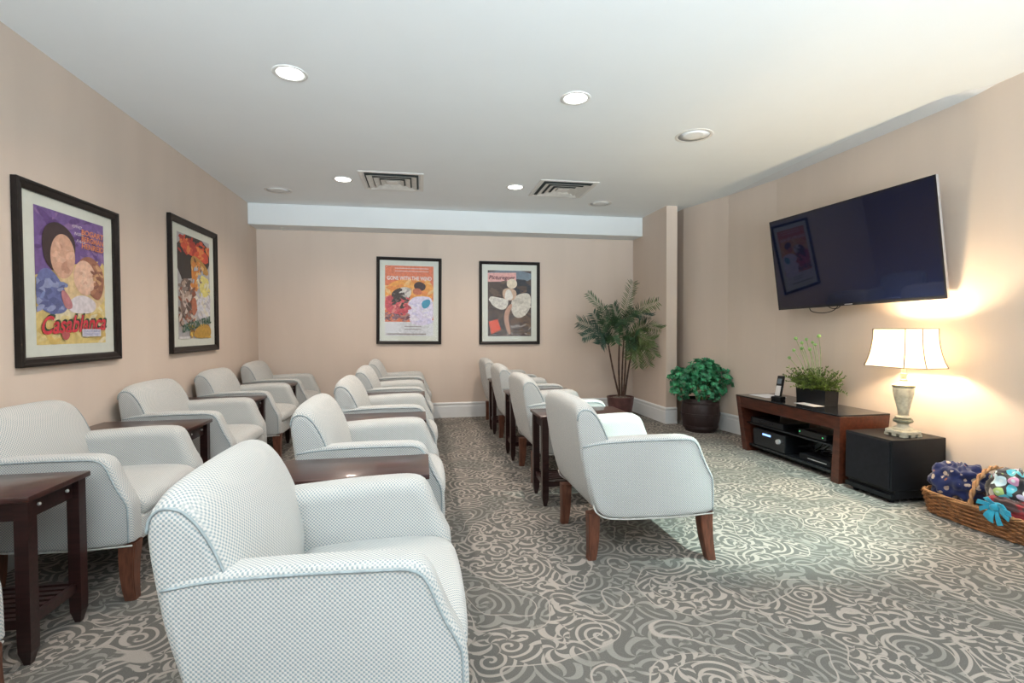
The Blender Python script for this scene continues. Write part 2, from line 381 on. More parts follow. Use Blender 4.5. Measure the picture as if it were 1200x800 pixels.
# ------------------------------------------------------------------ armchairs
def hw(x):
    t = min(1, max(0, (x + .33) / .62)); return .335 + .050 * (t * t * (3 - 2 * t))
def build_chair():
    t = thing('armchair', 'x', 'armchair')
    # arms: side panel from floor rail to arm top
    P = [(-.318, .625), (-.20, .640), (0, .650), (.17, .652), (.245, .650), (.285, .636), (.308, .605), (.325, .560), (.345, .510), (.370, .462), (.386, .428), (.390, .37), (.391, .30), (.390, .247), (.20, .238), (0, .234), (-.14, .236), (-.20, .248), (-.243, .30), (-.272, .40), (-.298, .52)]
    P = P[::-1]
    prof = chaikin(P, 1)
    for s in (-1, 1):
        bm = bmesh.new(); rings = []
        T = .115; r = .020
        steps = [(r, 0), (r * .62, .0015), (r * .29, .006), (r * .08, .013), (0, r)]
        lay = []
        for ins, dy in steps: lay.append((ins, dy))
        R2 = .052
        for k in range(1, 7):
            a = k / 6 * PI / 2; lay.append((R2 * (1 - math.cos(a)), T - R2 + R2 * math.sin(a)))
        for ins, dy in lay:
            Q = inset2(prof, ins) if ins > 0 else prof
            rings.append([(x, s * (hw(x) - dy), z) for x, z in Q])
        loft(bm, rings); fixn(bm)
        a_ = obj('arm', bm, M_fab, t, True, angle=50)
        pb = bmesh.new()
        path = [(x, s * (hw(x) + .0005), z) for x, z in ((-.305, .608), (-.20, .622), (0, .632), (.17, .634), (.238, .632), (.272, .620), (.293, .592), (.310, .55), (.332, .50), (.356, .455), (.371, .42), (.374, .36), (.374, .26))]
        tube(pb, smoothpath(path, 3), .0036, 6); obj('arm_piping', pb, M_pipe, a_, True)
        pb = bmesh.new(); path = [(x, s * (hw(x) - .010), z - .002) for x, z in ((-.25, .31), (-.235, .275), (-.195, .247), (-.13, .236), (0, .234), (.2, .238), (.384, .246))]
        tube(pb, smoothpath(path, 3), .0042, 6); obj('welt', pb, M_pipel, a_, True)
    # backrest
    sec = [(-.105, .234), (-.15, .235), (-.205, .250), (-.250, .302), (-.280, .40), (-.306, .52), (-.324, .64), (-.336, .74), (-.338, .80), (-.328, .835), (-.302, .853), (-.266, .847), (-.235, .815), (-.205, .760), (-.178, .69), (-.155, .61), (-.135, .52), (-.122, .42), (-.108, .32)]
    sec = chaikin(sec, 1)
    def section(sv, ins=0.0):
        Q = inset2(sec, ins) if ins > 0 else sec
        out = []
        for x, z in Q:
            if z > .45: z = .45 + (z - .45) * (.965 - .035 * abs(sv) ** 2 - .085 * abs(sv) ** 9)
            front = min(1, max(0, (x + .30) / .12)) * min(1, max(0, (z - .42) / .1))
            x += .030 * (1 - sv * sv) * front - .012 * (sv * sv) * 0
            out.append((x, z))
        return out
    def bw(z): return .322 - .0 * z
    bm = bmesh.new(); rings = []; W = .334
    e_ = [(0.045, 0), (.030, .0015), (.016, .006), (.006, .013), (.0, .024)]
    for ins, dy in e_: rings.append([(x, -(W - dy), z) for x, z in section(-(W - dy) / W, ins * .55)])
    for k in range(1, 20):
        y = -(W - .024) + 2 * (W - .024) * k / 20; rings.append([(x, y, z) for x, z in section(y / W)])
    for ins, dy in e_[::-1]: rings.append([(x, (W - dy), z) for x, z in section((W - dy) / W, ins * .55)])
    # narrower towards the floor
    rings = [[(x, y * (1 - .03 * max(0, (.5 - z) / .27)), z) for x, y, z in r] for r in rings]
    loft(bm, rings); fixn(bm)
    bk = obj('backrest', bm, M_fab, t, True, angle=55)
    for s in (-1, 1):
        pb = bmesh.new(); S = section(s * (W - .008) / W, .004)
        path = [(x, s * (W - .006), z) for x, z in S[15:31]]
        tube(pb, smoothpath(path, 2), .0036, 6); obj('back_piping', pb, M_pipe, bk, True)
    # seat cushion and front apron
    bm = bmesh.new()
    sp = chaikin([(-.13, .30), (-.13, .435), (-.05, .448), (.12, .452), (.28, .448), (.355, .436), (.392, .405), (.398, .370), (.382, .345), (.30, .33)], 2)
    rings = []; W2 = .282
    for dy, ins in ((0, .022), (.006, .010), (.018, 0)): rings.append([(x, -(W2 - dy), z) for x, z in (inset2(sp, ins) if ins else sp)])
    for k in range(1, 12):
        y = -(W2 - .018) + 2 * (W2 - .018) * k / 12; c = 1 - (y / W2) ** 2
        rings.append([(x + .012 * c * (x > .2), y, z + .012 * c * (z > .40)) for x, z in sp])
    for dy, ins in ((.018, 0), (.006, .010), (0, .022)): rings.append([(x, (W2 - dy), z) for x, z in (inset2(sp, ins) if ins else sp)])
    loft(bm, rings); fixn(bm); obj('seat_cushion', bm, M_fab, t, True, angle=60)
    bm = bmesh.new(); box(bm, -.12, .388, -.30, .30, .238, .350, .014, 3); obj('seat_rail', bm, M_fab, t, True, angle=50)
    # legs
    for s in (-1, 1):
        bm = bmesh.new(); rings = []
        for z, cx, h in ((.25, .356, .035), (.18, .355, .032), (.11, .358, .029), (.05, .366, .026), (0, .375, .023)):
            cy = s * (.330 + (.25 - z) * .12); rings.append([(cx - h, cy - h, z), (cx + h, cy - h, z), (cx + h, cy + h, z), (cx - h, cy + h, z)])
        loft(bm, rings[::-1]); fixn(bm); bmesh.ops.bevel(bm, geom=[e for e in bm.edges if abs(e.verts[0].co.z - e.verts[1].co.z) > .02], offset=.004, segments=2, affect='EDGES')
        obj('leg', bm, M_leg, t, True, angle=40)
        bm = bmesh.new(); rings = []
        for z, cx, h in ((.245, -.226, .031), (.17, -.226, .029), (.10, -.227, .027), (.04, -.231, .024), (0, -.236, .022)):
            cy = s * .250; rings.append([(cx - h, cy - h, z), (cx + h, cy - h, z), (cx + h, cy + h, z), (cx - h, cy + h, z)])
        loft(bm, rings[::-1]); fixn(bm); bmesh.ops.bevel(bm, geom=[e for e in bm.edges if abs(e.verts[0].co.z - e.verts[1].co.z) > .02], offset=.004, segments=2, affect='EDGES')
        obj('leg', bm, M_leg, t, True, angle=40)
    return t
XA, XB, XC = -1.655, -.28, 1.10
CH = [
 (XC, 2.725, 0, 'cream armchair nearest the viewer in the right-hand row, standing alone in profile facing the television', 'armchairs in the right-hand row'),
 (XC, 4.06, 0, 'second armchair of the right-hand row, behind the first dark side table there', 'armchairs in the right-hand row'),
 (XC, 5.225, 0, 'third armchair of the right-hand row, mostly hidden behind the second one', 'armchairs in the right-hand row'),
 (XC, 6.37, 0, 'farthest armchair of the right-hand row, against the far wall', 'armchairs in the right-hand row'),
 (XB, 1.58, 0, 'large foreground armchair seen from behind its rounded back, closest in the middle row', 'armchairs in the middle row'),
 (XB, 2.85, 0, 'second armchair of the middle row, just past the long reddish table top', 'armchairs in the middle row'),
 (XB, 4.07, 0, 'third armchair of the middle row, left of the aisle', 'armchairs in the middle row'),
 (XB, 5.25, 0, 'fourth armchair of the middle row, only back and arms showing', 'armchairs in the middle row'),
 (XB, 6.40, 0, 'farthest armchair of the middle row, under the orange poster on the far wall', 'armchairs in the middle row'),
 (XA, 1.40, 0, 'armchair cut off by the left photo edge, in front of the dark slatted side table', 'armchairs along the left wall'),
 (XA, 2.85, 0, 'pale blue armchair by the left wall directly under the purple and yellow poster', 'armchairs along the left wall'),
 (XA, 4.07, 0, 'pale armchair by the left wall with empty seat, between the two framed left-wall posters', 'armchairs along the left wall'),
 (XA, 5.22, 0, 'armchair by the left wall just right below the red-topped poster', 'armchairs along the left wall'),
 (XA, 6.38, 0, 'small far armchair tucked in the left back corner of the room', 'armchairs along the left wall'),
]
proto = build_chair()
for i, (x, y, rz, lab, grp) in enumerate(CH):
    if i == 0:
        proto.location = (x, y, 0); proto['label'] = lab; proto['group'] = grp
    else: dup(proto, (x, y, 0), rz, lab, grp)

# ------------------------------------------------------------------ side tables
def build_table():
    t = thing('side_table', 'x', 'side table')
    L_, W_, H_ = .64, .34, .615; x0, x1, y0, y1 = -L_ / 2, L_ / 2, -W_ / 2, W_ / 2
    bm = bmesh.new(); box(bm, x0, x1, y0, y1, H_ - .022, H_, .004, 2); obj('table_top', bm, M_tabletop, t, True, angle=40)
    for sx in (-1, 1):
        for sy in (-1, 1):
            cx, cy = sx * (L_ / 2 - .035), sy * (W_ / 2 - .035); bm = bmesh.new()
            rings = []
            for z, h in ((H_ - .022, .022), (.10, .022), (.05, .021), (.015, .013), (0, .010)):
                rings.append([(cx - h, cy - h, z), (cx + h, cy - h, z), (cx + h, cy + h, z), (cx - h, cy + h, z)])
            loft(bm, rings[::-1]); fixn(bm); obj('leg', bm, M_table, t)
    bm = bmesh.new()
    a, b_ = L_ / 2 - .055, W_ / 2 - .055
    for s in (-1, 1):
        box(bm, -a, a, s * (W_ / 2 - .045) - .009, s * (W_ / 2 - .045) + .009, H_ - .095, H_ - .0225)
        box(bm, s * (L_ / 2 - .045) - .009, s * (L_ / 2 - .045) + .009, -b_, b_, H_ - .095, H_ - .0225)
    obj('apron', bm, M_table, t)
    bm = bmesh.new()
    for s in (-1, 1):
        box(bm, -a, a, s * (W_ / 2 - .038) - .009, s * (W_ / 2 - .038) + .009, .13, .165)
        box(bm, s * (L_ / 2 - .038) - .009, s * (L_ / 2 - .038) + .009, -b_, b_, .13, .165)
    for k in range(6):
        y = -b_ + .018 + (2 * b_ - .036) * k / 5; box(bm, -a, a, y - .011, y + .011, .150, .162)
    obj('slatted_shelf', bm, M_table, t)
    for s in (-1, 1):
        bm = bmesh.new()
        bmesh.ops.create_uvsphere(bm, u_segments=10, v_segments=6, radius=.007, matrix=Matrix.Translation((L_ / 2 - .030, s * .075, H_ - .055)))
        obj('bolt_cap', bm, M_silver, t, True)
    return t
TX = {'A': -1.685, 'B': -.29, 'C': 1.105}
TB = [('A', 2.20, 'dark side table at the left photo edge, its slatted lower shelf and near legs showing', 'A'),
 ('A', 3.45, 'dark side table between the first two whole armchairs along the left wall', 'A'),
 ('A', 4.65, 'dark side table by the left wall, third from the viewer', 'A'),
 ('A', 5.79, 'farthest small dark side table by the left wall', 'A'),
 ('B', 2.21, 'long reddish brown side table just beyond the big foreground armchair', 'B'),
 ('B', 3.46, 'reddish brown side table second along the middle row', 'B'),
 ('B', 4.67, 'reddish brown side table third along the middle row', 'B'),
 ('B', 5.81, 'side table farthest along the middle row, near the far wall', 'B'),
 ('C', 3.42, 'dark side table right behind the nearest armchair of the right-hand row', 'C'),
 ('C', 4.63, 'slim dark side table second along the right-hand row, mostly legs showing', 'C'),
 ('C', 5.80, 'slim dark side table farthest along the right-hand row', 'C')]
GR = {'A': 'side tables along the left wall', 'B': 'side tables in the middle row', 'C': 'side tables in the right-hand row'}
tproto = build_table()
for i, (r, y, lab, g) in enumerate(TB):
    if i == 0:
        tproto.location = (TX[r], y, 0); tproto['label'] = lab; tproto['group'] = GR[g]
    else: dup(tproto, (TX[r], y, 0), 0, lab, GR[g])

# ------------------------------------------------------------------ framed pictures
def text_mesh(body, size, shear=0, bold=0.0):
    c = bpy.data.curves.new('t', 'FONT'); c.body = body; c.size = size; c.align_x = 'CENTER'; c.align_y = 'CENTER'; c.shear = shear; c.offset = bold; c.resolution_u = 3
    o = bpy.data.objects.new('t', c); COL.objects.link(o)
    bpy.context.view_layer.update()
    me = bpy.data.meshes.new_from_object(o.evaluated_get(bpy.context.evaluated_depsgraph_get()))
    bpy.data.objects.remove(o); return me
class Print:
    """flat printed sheet in local XZ plane (x right, z up), layers stacked by .25 mm"""
    def __init__(s, w, h): s.w, s.h, s.bm, s.m, s.l = w, h, bmesh.new(), [], 0
    def mat(s, col):
        for i, (c, m) in enumerate(s.m):
            if c == col: return i
        m = simple('poster_ink', col, .55, .12, 30); s.m.append((col, m)); return len(s.m) - 1
    def poly(s, P, col):
        y = -s.l * .00025; s.l += 1
        vs = [s.bm.verts.new(((u - .5) * s.w, y, (.5 - v) * s.h)) for u, v in P]
        f = s.bm.faces.new(vs); f.material_index = s.mat(col); f.normal_update()
        if f.normal.y > 0: f.normal_flip()
    def blob(s, P, col, it=3): s.poly(chaikin(P, it), col)
    def ell(s, u, v, a, b, col, rot=0):
        P = []
        for k in range(28):
            t = 2 * PI * k / 28; x, y = a * math.cos(t), b * math.sin(t) * s.h / s.w
            c, q = math.cos(rot), math.sin(rot); X, Y = x * c - y * q, x * q + y * c
            P.append((u + X, v + Y * s.w / s.h))
        s.poly(P, col)
    def dabs(s, u0, u1, v0, v1, cols, n, a, b_, seed=1):
        r = random.Random(seed)
        ms = [s.mat(c) for c in cols]; y0 = -s.l * .00025
        for k in range(n):
            u, v, ro, sc_ = r.uniform(u0, u1), r.uniform(v0, v1), r.uniform(-.9, .9), r.uniform(.5, 1.2)
            P = []
            for q in range(9):
                t_ = 2 * PI * q / 9; x, y = a * sc_ * math.cos(t_) * r.uniform(.8, 1.2), b_ * sc_ * math.sin(t_) * r.uniform(.8, 1.2)
                U, V = u + x * math.cos(ro) - y * math.sin(ro), v + (x * math.sin(ro) + y * math.cos(ro)) * s.w / s.h
                P.append((min(1, max(0, U)), min(1, max(0, V))))
            vs = [s.bm.verts.new(((U - .5) * s.w, y0 - k * .00001, (.5 - V) * s.h)) for U, V in P]
            f = s.bm.faces.new(vs); f.material_index = ms[r.randrange(len(ms))]; f.normal_update()
            if f.normal.y > 0: f.normal_flip()
        s.l += 1 + int(n * .00001 / .00025)
    def text(s, body, u, v, size, col, width=None, shear=0, bold=0.0, rot=0):
        me = text_mesh(body, size, shear, bold); y = -s.l * .00025; s.l += 1
        xs = [q.co.x for q in me.vertices]; k = (width * s.w / (max(xs) - min(xs))) if width else 1
        mi = s.mat(col); c, q_ = math.cos(rot), math.sin(rot)
        vs = [s.bm.verts.new(((u - .5) * s.w + (q.co.x * k * c - q.co.y * q_), y, (.5 - v) * s.h + (q.co.x * k * q_ + q.co.y * c))) for q in me.vertices]
        for p in me.polygons:
            try: f = s.bm.faces.new([vs[i] for i in p.vertices])
            except ValueError: continue
            f.material_index = mi; f.normal_update()
            if f.normal.y > 0: f.normal_flip()
        bpy.data.meshes.remove(me)
def picture(name, label, W, H, pw, ph, draw, loc, rz, dy=0, fw_=.042, tilt=0, roll=0):
    """local: x right, z up, front faces -y, back on the wall at y=0"""
    t = thing(name, label, 'framed poster', loc, rz, None)
    t.rotation_euler = (tilt, roll, rz)
    bm = bmesh.new(); prof = [(0, -.001), (0, -.030), (.006, -.034), (.014, -.034), (.020, -.028), (fw_ - .010, -.024), (fw_, -.018), (fw_, -.001)]
    rings = []
    for ins, y in prof: rings.append([(-W / 2 + ins, y, -H / 2 + ins), (W / 2 - ins, y, -H / 2 + ins), (W / 2 - ins, y, H / 2 - ins), (-W / 2 + ins, y, H / 2 - ins)])
    R = [[bm.verts.new(p) for p in r] for r in rings]
    for a, b_ in zip(R, R[1:] + R[:1]):
        for i in range(4): bm.faces.new((a[i], a[(i + 1) % 4], b_[(i + 1) % 4], b_[i]))
    fixn(bm); obj('frame', bm, M_frame, t)
    bm = bmesh.new(); a, b_ = W / 2 - fw_ - .0005, H / 2 - fw_ - .0005; box(bm, -a, a, -.008, -.002, -b_, b_); obj('mat_board', bm, M_mat, t)
    p = Print(pw, ph); draw(p)
    o = obj('poster_print', p.bm, [m for c, m in p.m], t); o.location = (0, -.0085, dy)
    bm = bmesh.new(); bm.faces.new([bm.verts.new(q) for q in ((-a, -.016, -b_), (a, -.016, -b_), (a, -.016, b_), (-a, -.016, b_))]); obj('glass_pane', bm, M_glass, t)
    return t
M_mat = simple('mat_board', (0.68, 0.72, 0.66), .8, .02, 20)
SK = (0.62, 0.38, 0.28)
def d1(p):
    p.poly([(0, 0), (1, 0), (1, 1), (0, 1)], (0.70, 0.56, 0.22))
    p.poly([(0, 0), (1, 0), (1, .30), (.7, .34), (.4, .40), (0, .50)], (0.17, 0.10, 0.30))
    p.dabs(0, 1, .02, .34, [(0.20, 0.12, 0.36), (0.12, 0.06, 0.22), (0.26, 0.16, 0.36)], 60, .09, .03, 1)
    p.dabs(0, 1, .62, .98, [(0.74, 0.62, 0.30), (0.66, 0.48, 0.16), (0.76, 0.68, 0.46)], 60, .10, .03, 2)
    p.blob([(.3, .42), (1, .34), (1, .74), (.25, .72)], (0.72, 0.56, 0.32))
    p.blob([(0, .47), (.2, .42), (.42, .62), (.4, .78), (0, .76)], (0.15, 0.18, 0.40))
    p.blob([(.08, .15), (.3, .06), (.55, .16), (.53, .34), (.3, .48), (.1, .40)], (0.05, 0.03, 0.035))
    p.ell(.36, .33, .17, .17, SK, .1)
    p.dabs(.26, .46, .24, .44, [(0.70, 0.46, 0.35), (0.50, 0.28, 0.20), (0.62, 0.38, 0.28)], 16, .06, .03, 3)
    p.dabs(.02, .34, .52, .74, [(0.20, 0.26, 0.50), (0.11, 0.13, 0.30), (0.30, 0.34, 0.55)], 26, .08, .03, 4)
    p.blob([(.55, .34), (.78, .27), (1.0, .40), (.96, .60), (.84, .66), (.6, .5)], (0.34, 0.15, 0.10))
    p.ell(.67, .47, .17, .14, (0.74, 0.50, 0.38), -.2)
    p.dabs(.60, .76, .42, .54, [(0.78, 0.56, 0.44), (0.66, 0.42, 0.32)], 12, .05, .03, 5)
    p.dabs(.78, .96, .34, .62, [(0.45, 0.22, 0.13), (0.26, 0.11, 0.08), (0.60, 0.36, 0.20)], 22, .05, .02, 6)
    p.blob([(.42, .66), (.62, .60), (.86, .66), (.8, .76), (.4, .76)], (0.70, 0.66, 0.70))
    p.blob([(.3, .58), (.4, .60), (.5, .72), (.36, .74)], (0.52, 0.22, 0.24))
    for i, w_ in enumerate(('HUMPHREY', 'INGRID', 'PAUL')): p.text(w_, .56 + .03 * i, .075 + .055 * i, .026, (0.75, 0.70, 0.75), .15, .3)
    for i, w_ in enumerate(('BOGART', 'BERGMAN', 'HENREID')): p.text(w_, .80, .105 + .055 * i, .045, (0.72, 0.27, 0.14), .36, .1, .0012)
    p.text('Casablanca', .52, .835, .14, (0.02, 0.06, 0.03), .94, .35, .002, .05)
    p.text('Casablanca', .50, .85, .14, (0.62, 0.045, 0.07), .94, .35, .003, .05)
    p.poly([(.6, .885), (.9, .885), (.9, .945), (.6, .945)], (0.66, 0.66, 0.76))
    p.text('CLAUDE RAINS', .75, .903, .020, (0.12, 0.16, 0.40), .26); p.text('CONRAD VEIDT', .75, .928, .020, (0.12, 0.16, 0.40), .26)
    p.blob([(.30, .91), (.42, .91), (.41, .95), (.36, .975), (.31, .95)], (0.45, 0.10, 0.10), 1)
def d2(p):
    p.poly([(0, 0), (1, 0), (1, 1), (0, 1)], (0.42, 0.42, 0.44))
    p.blob([(0, 0), (1, 0), (1, .3), (.5, .4), (0, .45)], (0.025, 0.02, 0.02), 1)
    p.blob([(.08, .03), (.95, .10), (.97, .24), (.55, .20), (.12, .16)], (0.60, 0.07, 0.035), 1)
    p.dabs(.05, .98, .03, .20, [(0.62, 0.08, 0.03), (0.70, 0.22, 0.06), (0.40, 0.03, 0.02)], 40, .09, .035, 7)
    for k in range(0): p.poly([(.1 + .17 * k, .06), (.2 + .17 * k, .05), (.24 + .17 * k, .20), (.14 + .17 * k, .19)], (0.72, 0.20, 0.05) if k % 2 else (0.5, .04, .03))
    p.blob([(.42, .16), (.80, .22), (1, .32), (.85, .36), (.55, .26), (.36, .3)], (0.45, 0.25, 0.06))
    p.blob([(.40, .22), (.60, .26), (.62, .5), (.5, .56), (.40, .42)], (0.62, 0.24, 0.05))
    p.blob([(.55, .26), (.80, .30), (.76, .48), (.6, .56)], (0.36, 0.42, 0.52))
    p.blob([(.6, .42), (.9, .38), (1, .50), (.7, .58)], (0.72, 0.66, 0.22))
    p.blob([(.5, .6), (1, .5), (1, .8), (.6, .84)], (0.66, 0.66, 0.72))
    p.blob([(.02, .46), (.3, .40), (.5, .55), (.55, .78), (.1, .86)], (0.20, 0.14, 0.12))
    p.blob([(.1, .5), (.24, .44), (.36, .56), (.3, .7), (.12, .7)], (0.60, 0.50, 0.45))
    p.dabs(.0, .5, .45, .9, [(0.10, 0.07, 0.06), (0.42, 0.32, 0.26), (0.62, 0.55, 0.50), (0.30, 0.10, 0.06), (0.25, 0.2, 0.18)], 80, .07, .03, 8)
    p.dabs(.5, 1, .55, .8, [(0.66, 0.68, 0.74), (0.72, 0.70, 0.62), (0.5, 0.5, 0.55)], 40, .09, .03, 9)
    p.dabs(.4, .75, .2, .5, [(0.62, 0.24, 0.05), (0.70, 0.45, 0.18), (0.36, 0.42, 0.52), (0.2, .1, .05)], 40, .05, .03, 10)
    p.dabs(.55, 1, .38, .56, [(0.72, 0.66, 0.22), (0.7, 0.68, 0.5)], 20, .07, .03, 11)
    p.dabs(.3, 1, .88, 1, [(0.50, 0.30, 0.05), (0.2, 0.1, 0.03), (0.65, 0.45, 0.1)], 30, .07, .03, 12)
    p.blob([(.35, .62), (.5, .58), (.56, .72), (.4, .8)], (0.45, 0.16, 0.09))
    p.poly([(0, .98), (.3, .98), (.3, 1), (0, 1)], (0.7, .7, .7))
    p.blob([(.45, .92), (.7, .84), (1, .88), (1, 1), (.4, 1)], (0.50, 0.30, 0.05))
    p.text('OREGON TRAIL', .54, .86, .095, (0.03, 0.13, 0.075), .92, .2, .003, .16)
def d3(p):
    p.poly([(0, 0), (1, 0), (1, 1), (0, 1)], (0.70, 0.20, 0.10))
    p.blob([(0, .2), (1, .18), (1, .5), (.6, .62), (0, .62)], (0.78, 0.36, 0.09))
    p.poly([(0, .8), (1, .8), (1, 1), (0, 1)], (0.66, 0.68, 0.72))
    p.dabs(0, 1, .22, .60, [(0.80, 0.42, 0.12), (0.74, 0.28, 0.08), (0.78, 0.50, 0.22)], 60, .10, .035, 13)
    p.blob([(.45, .45), (.9, .42), (1, .5), (1, .84), (.5, .86)], (0.70, 0.66, 0.82))
    p.blob([(0, .43), (.2, .42), (.5, .6), (.55, .72), (0, .68)], (0.60, 0.10, 0.12))
    p.blob([(.1, .40), (.3, .30), (.52, .34), (.5, .55), (.3, .64), (.2, .5)], (0.06, 0.05, 0.045))
    p.blob([(.28, .31), (.5, .30), (.56, .4), (.42, .5), (.36, .4)], (0.66, 0.64, 0.60))
    p.blob([(.58, .26), (.7, .21), (.86, .27), (.8, .36), (.62, .34)], (0.05, 0.03, 0.035))
    p.blob([(.55, .33), (.72, .31), (.78, .40), (.6, .42)], (0.55, 0.18, 0.10))
    p.dabs(.5, .98, .5, .80, [(0.72, 0.68, 0.84), (0.62, 0.60, 0.80), (0.76, 0.74, 0.84)], 40, .08, .03, 14)
    p.dabs(0, .48, .46, .68, [(0.60, 0.10, 0.12), (0.48, 0.08, 0.10), (0.70, 0.25, 0.22)], 30, .08, .03, 15)
    p.dabs(.14, .44, .36, .56, [(0.06, 0.05, 0.045), (0.14, 0.12, 0.11)], 20, .06, .03, 16)
    p.dabs(.30, .54, .32, .44, [(0.66, 0.64, 0.60), (0.4, 0.38, 0.36)], 14, .04, .02, 17)
    p.blob([(.74, .50), (.95, .46), (.92, .58), (.78, .62)], (0.07, 0.32, 0.48))
    p.dabs(.0, .48, .68, .78, [(0.28, 0.14, 0.17), (0.16, 0.08, 0.10), (0.45, 0.25, 0.22)], 40, .05, .02, 18)
    for z in (.03, .07): p.text('The greatest screen entertainment of all time', .55, z, .02, (0.75, 0.55, 0.48), .8) if False else p.poly([(.2, z), (.9, z), (.9, z + .014), (.2, z + .014)], (0.74, 0.46, 0.38))
    p.text('GONE WITH THE WIND', .5, .18, .07, (0.80, 0.72, 0.68), .92, 0, .002)
    for z in (.86, .90): p.poly([(.4, z), (.75, z), (.75, z + .012), (.4, z + .012)], (0.35, 0.33, 0.35))
    p.poly([(.03, .965), (.85, .965), (.85, .985), (.03, .985)], (0.33, 0.30, 0.30))
def d4(p):
    p.poly([(0, 0), (1, 0), (1, 1), (0, 1)], (0.075, 0.055, 0.050))
    p.blob([(0, 0), (1, 0), (1, .16), (.5, .2), (0, .14)], (0.16, 0.21, 0.26), 1)
    p.blob([(.4, .12), (1, .14), (1, .40), (.5, .4)], (0.03, 0.035, 0.05), 1)
    p.blob([(.5, .72), (1, .66), (1, .95), (.55, .9)], (0.15, 0.09, 0.06), 1)
    p.poly([(0, .04), (.65, .03), (.65, .165), (0, .175)], (0.70, 0.38, 0.36))
    p.text('Picturegoer', .32, .11, .075, (0.09, 0.02, 0.04), .60, .15, .002)
    p.dabs(0, 1, .18, 1, [(0.09, 0.065, 0.055), (0.06, 0.045, 0.045), (0.13, 0.09, 0.07)], 80, .12, .04, 19)
    p.dabs(.45, 1, .82, .98, [(0.3, 0.27, 0.25), (0.12, 0.1, 0.1), (0.2, 0.14, 0.1)], 30, .08, .02, 20)
    p.blob([(0, .38), (.3, .42), (.5, .44), (.4, .62), (.1, .55)], (0.66, 0.65, 0.60))
    p.blob([(.52, .44), (.75, .34), (1, .34), (.98, .6), (.75, .74), (.55, .68)], (0.60, 0.58, 0.52))
    p.dabs(.62, .94, .42, .64, [(0.66, 0.64, 0.58), (0.5, 0.48, 0.43)], 22, .07, .03, 21)
    p.dabs(.05, .42, .44, .54, [(0.70, 0.69, 0.65), (0.56, 0.55, 0.52)], 16, .06, .03, 22)
    p.blob([(.32, .30), (.45, .26), (.68, .3), (.62, .46), (.36, .45)], (0.55, 0.40, 0.30))
    p.blob([(.4, .30), (.52, .28), (.6, .44), (.38, .46)], (0.70, 0.68, 0.64))
    p.ell(.55, .20, .12, .075, (0.70, 0.62, 0.50)); p.blob([(.5, .5), (.58, .52), (.45, .7), (.55, .98), (.44, .96), (.34, .68)], (0.50, 0.30, 0.22))
    p.poly([(.02, .78), (.22, .74), (.30, .90), (.08, .97)], (0.75, 0.11, 0.06))
picture('framed_poster', 'black framed purple and yellow romance poster, nearest on the left wall', .88, .985, .60, .757, d1, (LEFT, 3.415, 1.502), PI / 2, 0, .05)
picture('framed_poster', 'black framed western poster with red top, second on the left wall', .965, 1.165, .66, .92, d2, (LEFT, 5.055, 1.588), PI / 2, 0, .055)
picture('framed_poster', 'black framed orange red poster, left one on the far wall', .852, 1.155, .635, .935, d3, (-.148, BACK, 1.586), 0, .0, .04, roll=.012)
picture('framed_poster', 'black framed dark magazine cover with red square, right one on the far wall', .852, 1.142, .612, .908, d4, (1.217, BACK, 1.565), 0, -.005, .04, roll=.004)

# ------------------------------------------------------------------ ceiling fixtures
def build_downlight():
    t = thing('recessed_light', 'x', 'ceiling light')
    bm = bmesh.new(); R = [(.100, 0), (.100, -.004), (.094, -.006), (.080, -.005), (.076, -.002), (.076, 0)]
    loft(bm, [[(r * math.cos(2 * PI * i / 36), r * math.sin(2 * PI * i / 36), z) for i in range(36)] for r, z in R], cap=False); fixn(bm)
    obj('trim_ring', bm, M_metalw, t, True)
    bm = bmesh.new(); lathe(bm, [(.001, -.0045), (.05, -.004), (.0755, -.002)], 32, cap=True); fixn(bm); obj('lens', bm, M_glassdisc, t, True)
    return t
DL = [(-.76, 3.235, 'large round lit recessed ceiling light at left, nearest the viewer'), (1.03, 3.255, 'large round lit recessed ceiling light right of centre'),
      (-.77, 5.39, 'small round lit ceiling light left of the left air vent'), (1.02, 5.375, 'small round lit ceiling light between the two air vents'),
      (-.76, 1.08, 'recessed ceiling light over the front of the room, left, out of the photo'), (1.03, 1.08, 'recessed ceiling light over the front of the room, right, out of the photo'),
      (-.76, -1.1, 'recessed ceiling light behind the viewer at left'), (1.03, -1.1, 'recessed ceiling light behind the viewer at right')]
d0 = build_downlight()
for i, (x, y, lab) in enumerate(DL):
    if i == 0: d0.location = (x, y, CEIL); d0['label'] = lab; d0['group'] = 'recessed ceiling lights'
    else: dup(d0, (x, y, CEIL), 0, lab, 'recessed ceiling lights')
    l = bpy.data.lights.new('downlight_lamp', 'SPOT'); l.energy = LIGHT_W * (1.08 if y > 2 else .28); l.color = LIGHT_C; l.spot_size = math.radians(150); l.spot_blend = .8; l.shadow_soft_size = .07
    lo = bpy.data.objects.new('downlight_lamp', l); COL.objects.link(lo); lo.location = (x, y, CEIL - .03)

